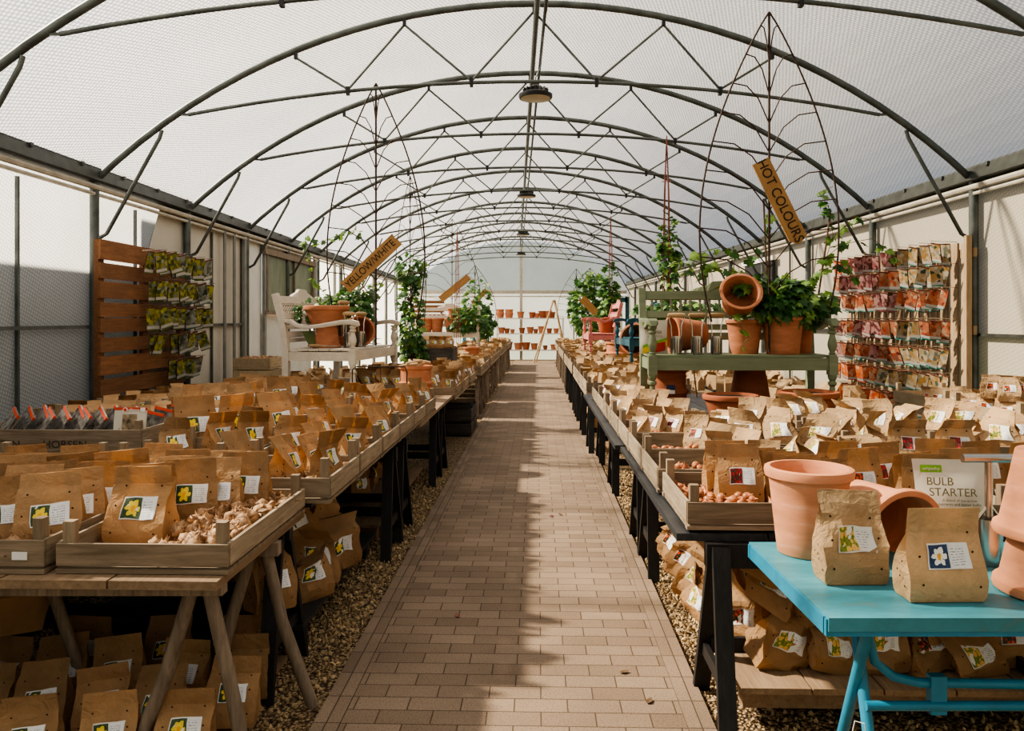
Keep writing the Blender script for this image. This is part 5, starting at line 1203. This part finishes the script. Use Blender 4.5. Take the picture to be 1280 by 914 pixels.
for z0, z1 in ((2.04, 2.22), (1.87, 2.01), (1.69, 1.84), (1.52, 1.65), (1.38, 1.51), (1.2, 1.33), (.99, 1.16), (.8, .95)):
    MB().box((.02, 0, (z0+z1)/2), (.022, 1.8, z1-z0)).build('slat', M['pallet'], db)
for y in (-.85, .0, .85): MB().box((-.01, y, 1.4), (.04, .1, 1.64)).build('upright', M['pallet'], db)
LH = [2.17, 1.89, 1.62, 1.35, 1.08]
for j, z in enumerate(LH):
    cols = [0, 1, 2, 3, 4, 5] if j < 3 else [0, 2, 3, 4] if j == 3 else [2, 3, 4]
    for i in cols:
        y = 7.78+i*.235+(.05 if j % 2 else 0)
        MB().tube([(.03, y-7.93, z+.01), (.3, y-7.93, z+.02)], .003, 5).build('hook', M['chrome'], db)
        for q in range(2):
            packet(['pk4', 'pk5', 'pk4'][(i+j+q*2) % 3] if i > 1 else 'pk4', (-3.68+.09*q+.08, y-.02*q, z), (R(14+8*q), R(random.uniform(-22, 4)), R(50+random.uniform(-24, 20))), 'yellow and white bulb packet on left board, %s row, %s hook' % (ORD[j], ORD[i]), 'bulb packets on the left pallet board', random.uniform(1.1, 1.3))
dr = thing('display_board', 'pale vertical slatted board covered in packets on the right wall', 'display board', (4.08, 8.30, 0), 0)
for i in range(15):
    y = -1.2+i*.175; MB().box((.0, y, 1.38), (.02, .11, 1.62+.02*(i % 3)), mi=0).build('slat', M['slat'], dr)
for z in (2.1, 1.4, .7): MB().box((.03, 0, z), (.03, 2.6, .08)).build('batten', M['slat'], dr)
MB().box((-.02, -1.27, 1.3), (.05, .04, 1.9)).build('batten', M['slat'], dr)
RH = [2.2, 2.0, 1.78, 1.49, 1.23, .99, .74]
pal = [['pk3', 'pk3', 'pk1', 'pk2', 'pk1', 'pk1', 'pk6'], ['pk3', 'pk3', 'pk2', 'pk1', 'pk1', 'pk1', 'pk2'], ['pk2', 'pk2', 'pk1', 'pk1', 'pk2', 'pk2', 'pk1'], ['pk2', 'pk3', 'pk2', 'pk1', 'pk1', 'pk2', 'pk1'], ['pk3', 'pk3', 'pk2', 'pk1', 'pk2', 'pk2', 'pk1'], ['pk3', 'pk3', 'pk3', 'pk2', 'pk6', 'pk6', 'pk6'], ['pk3', 'pk2', 'pk2', 'pk6', 'pk6', 'pk6', 'pk6']]
for j, z in enumerate(RH):
    for i in range(12):
        y = 7.22+i*.20
        if (j in (0, 1) and i in (6,)) or (j == 6 and i < 2): continue
        MB().tube([(-.01, y-8.30, z+.01), (-.26, y-8.30, z+.02)], .003, 5).build('hook', M['chrome'], dr)
        for q in range(2):
            packet(pal[j][min(6, i*7//12)], (3.99-.09*q-.04, y-.02*q, z-.005), (R(14+10*q), R(random.uniform(-4, 20)), R(-50+random.uniform(-22, 22))), 'colourful bulb packet on right board, %s row, %s hook from near end' % (ORD[j], ORD[i]), 'bulb packets on the right slatted board', random.uniform(.95, 1.12))
# pale crates by left wall
for k in range(2):
    o = crate(-3.28, 10.0, .72+.15*k, .46, .5, 'pale slatted crate by the left wall, %s of two stacked' % ('lower', 'upper')[k], world=True, style='pale', h=.12, post=.01)
heap(o, 'daff', 60, .42, .46, .1, 'small brown bulbs filling the pale crate by the left wall')
# ------------------------------------------------------------------ far things: pots, shelves, ladder
Z2 = ZT+.52
for i, (x, z, r) in enumerate(((-1.98, Z2, .2), (-1.72, Z2, .16), (-1.4, Z2, .17), (-1.12, Z2, .18))): pot((x, 17.25, z), r, .3, 'terracotta pot on the far cream bench, %s from left' % ORD[i], 'terra', soil=(i == 2))
pot((-1.35, 17.5, Z2+.3), .17, .22, 'terracotta pot stacked above the others on the far cream bench')
pot(P(-1.1, 14.1, ZT), .15, .3, 'terracotta pot standing among bags far left')
o = pot((2.06, 12.8, ZT+.42), .26, .4, 'large terracotta pot tipped sideways behind the teal bench', 'terra', rot=(R(80), R(-20), R(-20)))
neck_pot((1.85, 13.9, ZT), .25, .4, 'large terracotta pot base behind the teal bench', 'terra')
pot((1.75, 15.0, ZT+.54), .2, .28, 'dark pot standing on the pink bench', 'terra_dark')
sh = thing('wall_shelf', 'three tier pale shelf of pots against the end wall', 'shelf', (.55, 28.75, 0), 0)
for z in (1.54, .98, .38): MB().box((0, 0, z-.02), (2.5, .35, .04)).build('shelf_board', M['panel'], sh)
for x in (-1.2, 1.2): MB().box((x, 0, .78), (.05, .3, 1.56)).build('upright', M['panel'], sh)
rn = random.Random(21); xs_ = {1.54: [-.55, -.22, .2, .62, .8, 1.0, 1.2, 1.35], .98: [-.5, -.3, -.1, .25, .55, .75, .98, 1.25, 1.5], .38: [-.5, -.25, .1, .4, .7, 1.1, 1.4]}
for z, l in xs_.items():
    for i, x in enumerate(l):
        r = rn.uniform(.09, .17); lab = 'terracotta pot on the %s end wall shelf, %s from left' % ({1.54: 'top', .98: 'middle', .38: 'bottom'}[z], ORD[i])
        if z == 1.54 and i in (0, 1): neck_pot((x, 28.7, z), .15, .32, lab, 'terra')
        else: pot((x, 28.7, z), r, r*1.7, lab, ('terra', 'terra_dark')[i % 2])
ld = thing('step_ladder', 'wooden A-frame ladder at the far end of the path', 'ladder', (1.32, 26.6, 0), 0)
for a, b in (((-.02, 0, 2.15), (-.72, -.25, 0)), ((.02, 0, 2.15), (.42, .3, 0)), ((-.02, .3, 2.15), (-.6, .5, 0)), ((.02, .3, 2.15), (.5, .6, 0))): MB().bar(a, b, .07, .03).build('leg', M['handle'], ld)
for k in range(4): MB().bar((-.1-.14*k, -.04*k, 1.8-.42*k), (-.1-.13*k, .4, 1.8-.42*k), .06, .02).build('step', M['handle'], ld)
for i in range(7):
    m = MB(); m.box((0, 0, .05), (.42, .5, .1)); m.v = [tuple(Vector(v)+noise.noise_vector(Vector(v)*6+Vector((i, 0, 0)))*.03) for v in m.v]
    o = link('striped_sack', m.mesh('striped_sack', M['bluesack' if i % 2 == 0 else 'paper'])); o.location = P(.86, 23.3, .02+.115*i); tag(o, 'blue and white compost sack in the far right stack, %s from bottom' % ORD[i], 'sack', 'stacked compost sacks')
    o.location = P(.98, 25.0, .02+.115*i)
o = thing('slatted_shutter', 'reddish brown slatted board near the far left corner', 'shutter', (-3.1, 27.6, 0), 0)
for k in range(6): MB().box((0, 0, 1.3+k*.16), (1.2, .03, .1)).build('slat', M['pallet'], o)
for x in (-.5, .5): MB().box((x, .03, .95), (.06, .04, 2.1-.2)).build('upright', M['pallet'], o)
o = thing('slatted_shutter', 'dark teal framed shutter with white bars in the far right corner', 'shutter', (3.2, 24.5, 0), 0)
for x in (-.3, .3): MB().box((x, 0, 1.1), (.12, .05, 2.2)).build('upright', M['teal'], o)
for x in (-.1, .1): MB().box((x, 0, 1.6), (.1, .03, 1.0)).build('white_bar', M['paper'], o)
MB().box((0, 0, 2.1), (.6, .05, .15)).build('top_rail', M['teal'], o)
# keep the bags that show largest as objects, the rest become one crowd
bpy.context.view_layer.update()
dg = bpy.context.evaluated_depsgraph_get(); sc_ = bpy.context.scene; eye = Vector((0, 0, 1.5)); score = []
for o in ALLBAGS:
    vis = 0
    mw = o.matrix_world; vs = o.data.vertices; n = len(vs)
    for k in range(10):
        q = mw @ vs[int((k+.5)*210/10)].co; dv = q-eye; L = dv.length
        px, py = 644+980*dv.x/max(.1, dv.y), 399-980*dv.z/max(.1, dv.y)
        if not (0 <= px <= 1280 and 0 <= py <= 914): continue
        st = eye.copy(); dn = dv.normalized(); left = L
        hit, loc, nr, ix, ob, _m = sc_.ray_cast(dg, st, dn, distance=L+.02)
        if not hit or ob == o or ob.parent == o or (loc-q).length < .012: vis += 1
    score.append((vis/10*(o.scale[0]/(o.location-eye).length)**2+1e-6/(o.location-eye).length, o.name, o))
score.sort(reverse=True)
rest = [x[2] for x in score[292:]]
keepn = [x[2] for x in score[:292]]
print('visible kept', sum(1 for x in score[:292] if x[0] > 1e-4), 'visible rest', sum(1 for x in score[292:] if x[0] > 1e-4))
cm = MB(); cmats = []
def cidx(mt):
    if mt not in cmats: cmats.append(mt)
    return cmats.index(mt)
for o in rest:
    for q in [o]+list(o.children):
        mw = q.matrix_world; vs = [mw @ v.co for v in q.data.vertices]; b0 = len(cm.v); cm.v += [tuple(v) for v in vs]
        uvl = q.data.uv_layers[0].data
        for p in q.data.polygons:
            cm.f.append(tuple(b0+i for i in p.vertices)); cm.m.append(cidx(q.data.materials[p.material_index])); cm.uv.append([tuple(uvl[l].uv) for l in p.loop_indices])
for q, mt in FARM:
    b0 = len(cm.v); cm.v += q.v
    for f_, u_ in zip(q.f, q.uv): cm.f.append(tuple(b0+i for i in f_)); cm.m.append(cidx(mt)); cm.uv.append(u_)
for o in rest:
    for q in list(o.children): bpy.data.objects.remove(q)
    bpy.data.objects.remove(o)
tag(cm.build('bag_crowd', cmats, None, 24), 'crowd of small kraft bags filling the far tables and gaps', 'bags', kind='stuff')
print('BAGS', BAGN, 'BULBS', BN, 'OBJ', len(bpy.data.objects))
